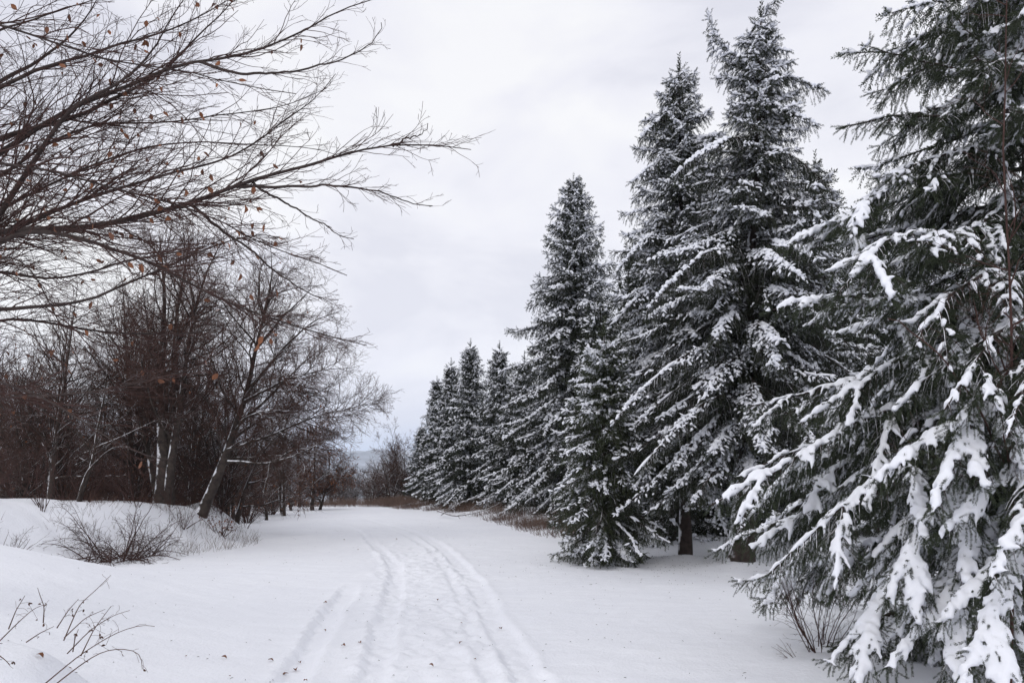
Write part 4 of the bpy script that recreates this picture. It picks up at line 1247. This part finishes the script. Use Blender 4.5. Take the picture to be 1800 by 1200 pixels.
# rusty grass along the foot of the spruces
yy = 17.5 + 27 * rg.uniform(size=16000) ** 0.9
clump = Wob(400)
off = rg.normal(0.75, 0.6, len(yy)) + 0.25
xx = np.interp(yy, GR_Y, GR_X) + off
Pg = np.stack([xx, yy, 0 * xx], -1)
keep = (clump(Pg, 1.5) + .5 * clump(Pg, 4.1) > -0.15) & (off > -0.15)
Pg = Pg[keep]; Pg[:, 2] = ground(Pg[:, 0], Pg[:, 1])
o = blades('dry_grass', Pg, 0.42, -.25, M_GRASS, 10, .0045)
o['label'] = 'rust brown dry grass along the foot of the spruces'; o['category'] = 'grass'
# thin stalks on the left bank
n = 2600
yy = rg.uniform(11, 21, n); xx = np.interp(yy, TOE_Y, TOE_X) - rg.uniform(-.3, 2.6, n)
Pg = np.stack([xx, yy, ground(xx, yy)], -1)
o = blades('dry_stalk_grass', Pg[clump(Pg, 1.4) > -.3], 0.30, .1, M_STALK, 12, .0032)
o['label'] = 'thin dry stalks scattered over the snowy left bank'; o['category'] = 'grass'
# sparse sedge along the far meadow edge
yy = rg.uniform(39, 44, 4500); xx = rg.uniform(-15, -6, 4500)
Pg = np.stack([xx, yy, ground(xx, yy)], -1)
o = blades('meadow_edge_grass', Pg, 0.45, 0, M_GRASS, 13, .006)
o['label'] = 'dry brown grass along the far edge of the snow'; o['category'] = 'grass'

# bark crumbs and bud scales blown over the snow: uncountable specks
k = 700
yy = 4.2 + 26 * rg.uniform(size=k) ** 1.3; xx = rg.uniform(-6.5, 4, k) * (0.35 + yy / 16)
k2 = 900       # needle and bark litter under the spruces
cen = np.array([(3.85, 12.9, 1.3), (3.2, 14.4, 1.2), (1.66, 13.9, 1.3), (4.4, 6.4, 1.6), (3.4, 14, 2.2), (5, 15, 2.5)])[rg.integers(0, 6, k2)]
xx = np.concatenate([xx, cen[:, 0] + rg.normal(size=k2) * cen[:, 2] * .7]); yy = np.concatenate([yy, cen[:, 1] + rg.normal(size=k2) * cen[:, 2] * .7]); k += k2
Pg = np.stack([xx, yy, ground(xx, yy) + .004], -1)
a = rg.uniform(0, 6.28, k); d = np.stack([np.cos(a), np.sin(a), rg.uniform(-.1, .3, k)], -1)
sz = rg.uniform(.004, .016, k)[:, None]
V, Fc = tubes(np.stack([Pg - d * sz, Pg + Z * .003, Pg + d * sz], 1), np.array([.001, .0022, .0008])[None].repeat(k, 0), 4)
o = build('bark_debris', [(V, Fc, 0)], [M_BEECH]); o['kind'] = 'stuff'
o['label'] = 'small dark bark crumbs scattered on the snow'; o['category'] = 'debris'

# fallen branches at the foot of the row
def fallen(label, pts, r, seed):
    rng = np.random.default_rng(seed)
    base = at(*pts[0])
    root = thing('fallen_branch', label, 'fallen branch', base)
    P = resample([at(*p) - base for p in pts], 14)[None]
    R = np.linspace(r, r * .25, 14)[None]
    L = np.linalg.norm(np.diff(P[0], axis=0), axis=1).sum()
    V, Fc = tubes(P, R, 6)
    ch = [(V, Fc, 0)]
    p, d, L2, r2 = spawn(rng, P, R, np.array([L]), .3, .2, .8, lambda l, s: .3 * l * (1.1 - s), .012, .8)
    P2 = grow(rng, p, d, L2, 5, .15, 0); V, Fc = tubes(P2, np.maximum(taper(r2, 5), .006), 4)
    ch.append((V, Fc, 0))
    build('limb', ch, [M_TWIG3], root, True)
fallen('snow-covered fallen branch lying in the rusty grass', [(770, 897, 29), (800, 908, 28), (850, 898, 28), (890, 878, 28.3)], .03, 310)
fallen('thin snowy branch arching out of the grass beside the spruces', [(775, 905, 29.5), (815, 880, 29.5), (845, 872, 29.5), (875, 885, 29.5)], .02, 311)
fallen('long snow-covered dead limb sticking out of the dark bushes', [(735, 878, 43), (715, 868, 42.6), (690, 856, 42.3), (672, 842, 42)], .07, 312)

# dead leaves lying on the snow
LEAVES = [
    (880, 1106, 'dead leaf lying in the right wheel track'), (527, 1166, 'largest dead leaf lying in the outer left wheel rut'),
    (520, 1179, 'dead leaf below the largest one in the rut'), (502, 1187, 'dark red leaf on the outer rim of the rut'),
    (537, 1198, 'red leaf at the bottom edge of the photo'), (571, 1109, 'dead leaf on the rim between rut and left track'),
    (633, 1131, 'curled dead leaf on the snow left of the left track'), (604, 1136, 'thin dead leaf standing beside the rut'),
    (770, 1055, 'dead leaf on the churned snow in the path middle'), (810, 1131, 'dead leaf on churned snow near the right track'),
    (835, 1160, 'small dead leaf beside the right track'), (758, 1171, 'dead leaf low in the middle of the path'),
    (811, 1101, 'tiny dead leaf at the inner edge of the right track'), (394, 1157, 'long dark leaf on the smooth snow left of the path'),
    (327, 1155, 'small dark leaf on smooth snow near the dry stalks'), (404, 1190, 'dark speck of leaf on the smooth snow below the long one'),
    (572, 1060, 'dead leaf in the far part of the rut'), (583, 1074, 'tiny leaf in the rut nearer than its end'),
    (630, 966, 'brown leaf on the snow left of the far track'), (697, 948, 'brown leaf between the far tracks'),
    (120, 1178, 'dead leaf on the snow among the dry stalks'), (70, 1186, 'crumpled dead leaf on the grey snow lump'),
    (476, 1162, 'flat brown leaf left of the rut'), (605, 949, 'leaf on the shaded snow by the far track'),
]
lp = None
for i, (px, py, lab) in enumerate(LEAVES):
    d = 6.0
    for _ in range(30):     # walk out until the sight line meets the snow
        q = at(px, py, d); d += (q[2] - gz(q[0], q[1])) / ((py - 835) / F) * 0.7
    q = at(px, py, d)
    if lp is None:
        rr = np.random.default_rng(1)
        V, Fc = leaf_quads(rr, np.zeros((1, 3)), 0.045)
        V = V - V.mean(0)
        u, s, vt = np.linalg.svd(V); V = V @ vt.T
        V[:, 2] = V[:, 2] * 1.5 + 0.010 * np.cos(V[:, 0] * 60)
        lp = build('dead_leaf', [(V, Fc, 0)], [M_LEAF]); o = lp
    else:
        o = lp.copy(); COL.objects.link(o)
    o.location = (q[0], q[1], gz(q[0], q[1]) + 0.012)
    o.rotation_euler = (rngw.uniform(-.5, .5), rngw.uniform(-.5, .5), rngw.uniform(0, 6.28))
    sc = rngw.uniform(.6, 1.15) * (1.3 if 'largest' in lab else .6 if 'tiny' in lab or 'speck' in lab or 'small' in lab else 1)
    o.scale = (sc, sc, sc)
    tag(o, lab, 'leaf', 'dead leaves lying on the snow')

# ------------------------------------------------------------------ the air
m_air = bpy.data.materials.new('haze'); m_air.use_nodes = True
n = m_air.node_tree; n.nodes.clear()
vo = n.nodes.new('ShaderNodeVolumePrincipled'); ou = n.nodes.new('ShaderNodeOutputMaterial')
vo.inputs['Color'].default_value = (0.80, 0.88, 1.0, 1)
vo.inputs['Density'].default_value = 0.00014
n.links.new(vo.outputs['Volume'], ou.inputs['Volume'])
bx = np.array([[x, y, z] for z in (-420, 220) for y in (-450, 5600) for x in (-5200, 5200)], float)
fx = np.array([[0, 2, 3, 1], [4, 5, 7, 6], [0, 1, 5, 4], [2, 6, 7, 3], [0, 4, 6, 2], [1, 3, 7, 5]])
o = build('haze', [(bx, fx, 0)], [m_air])
o['kind'] = 'stuff'
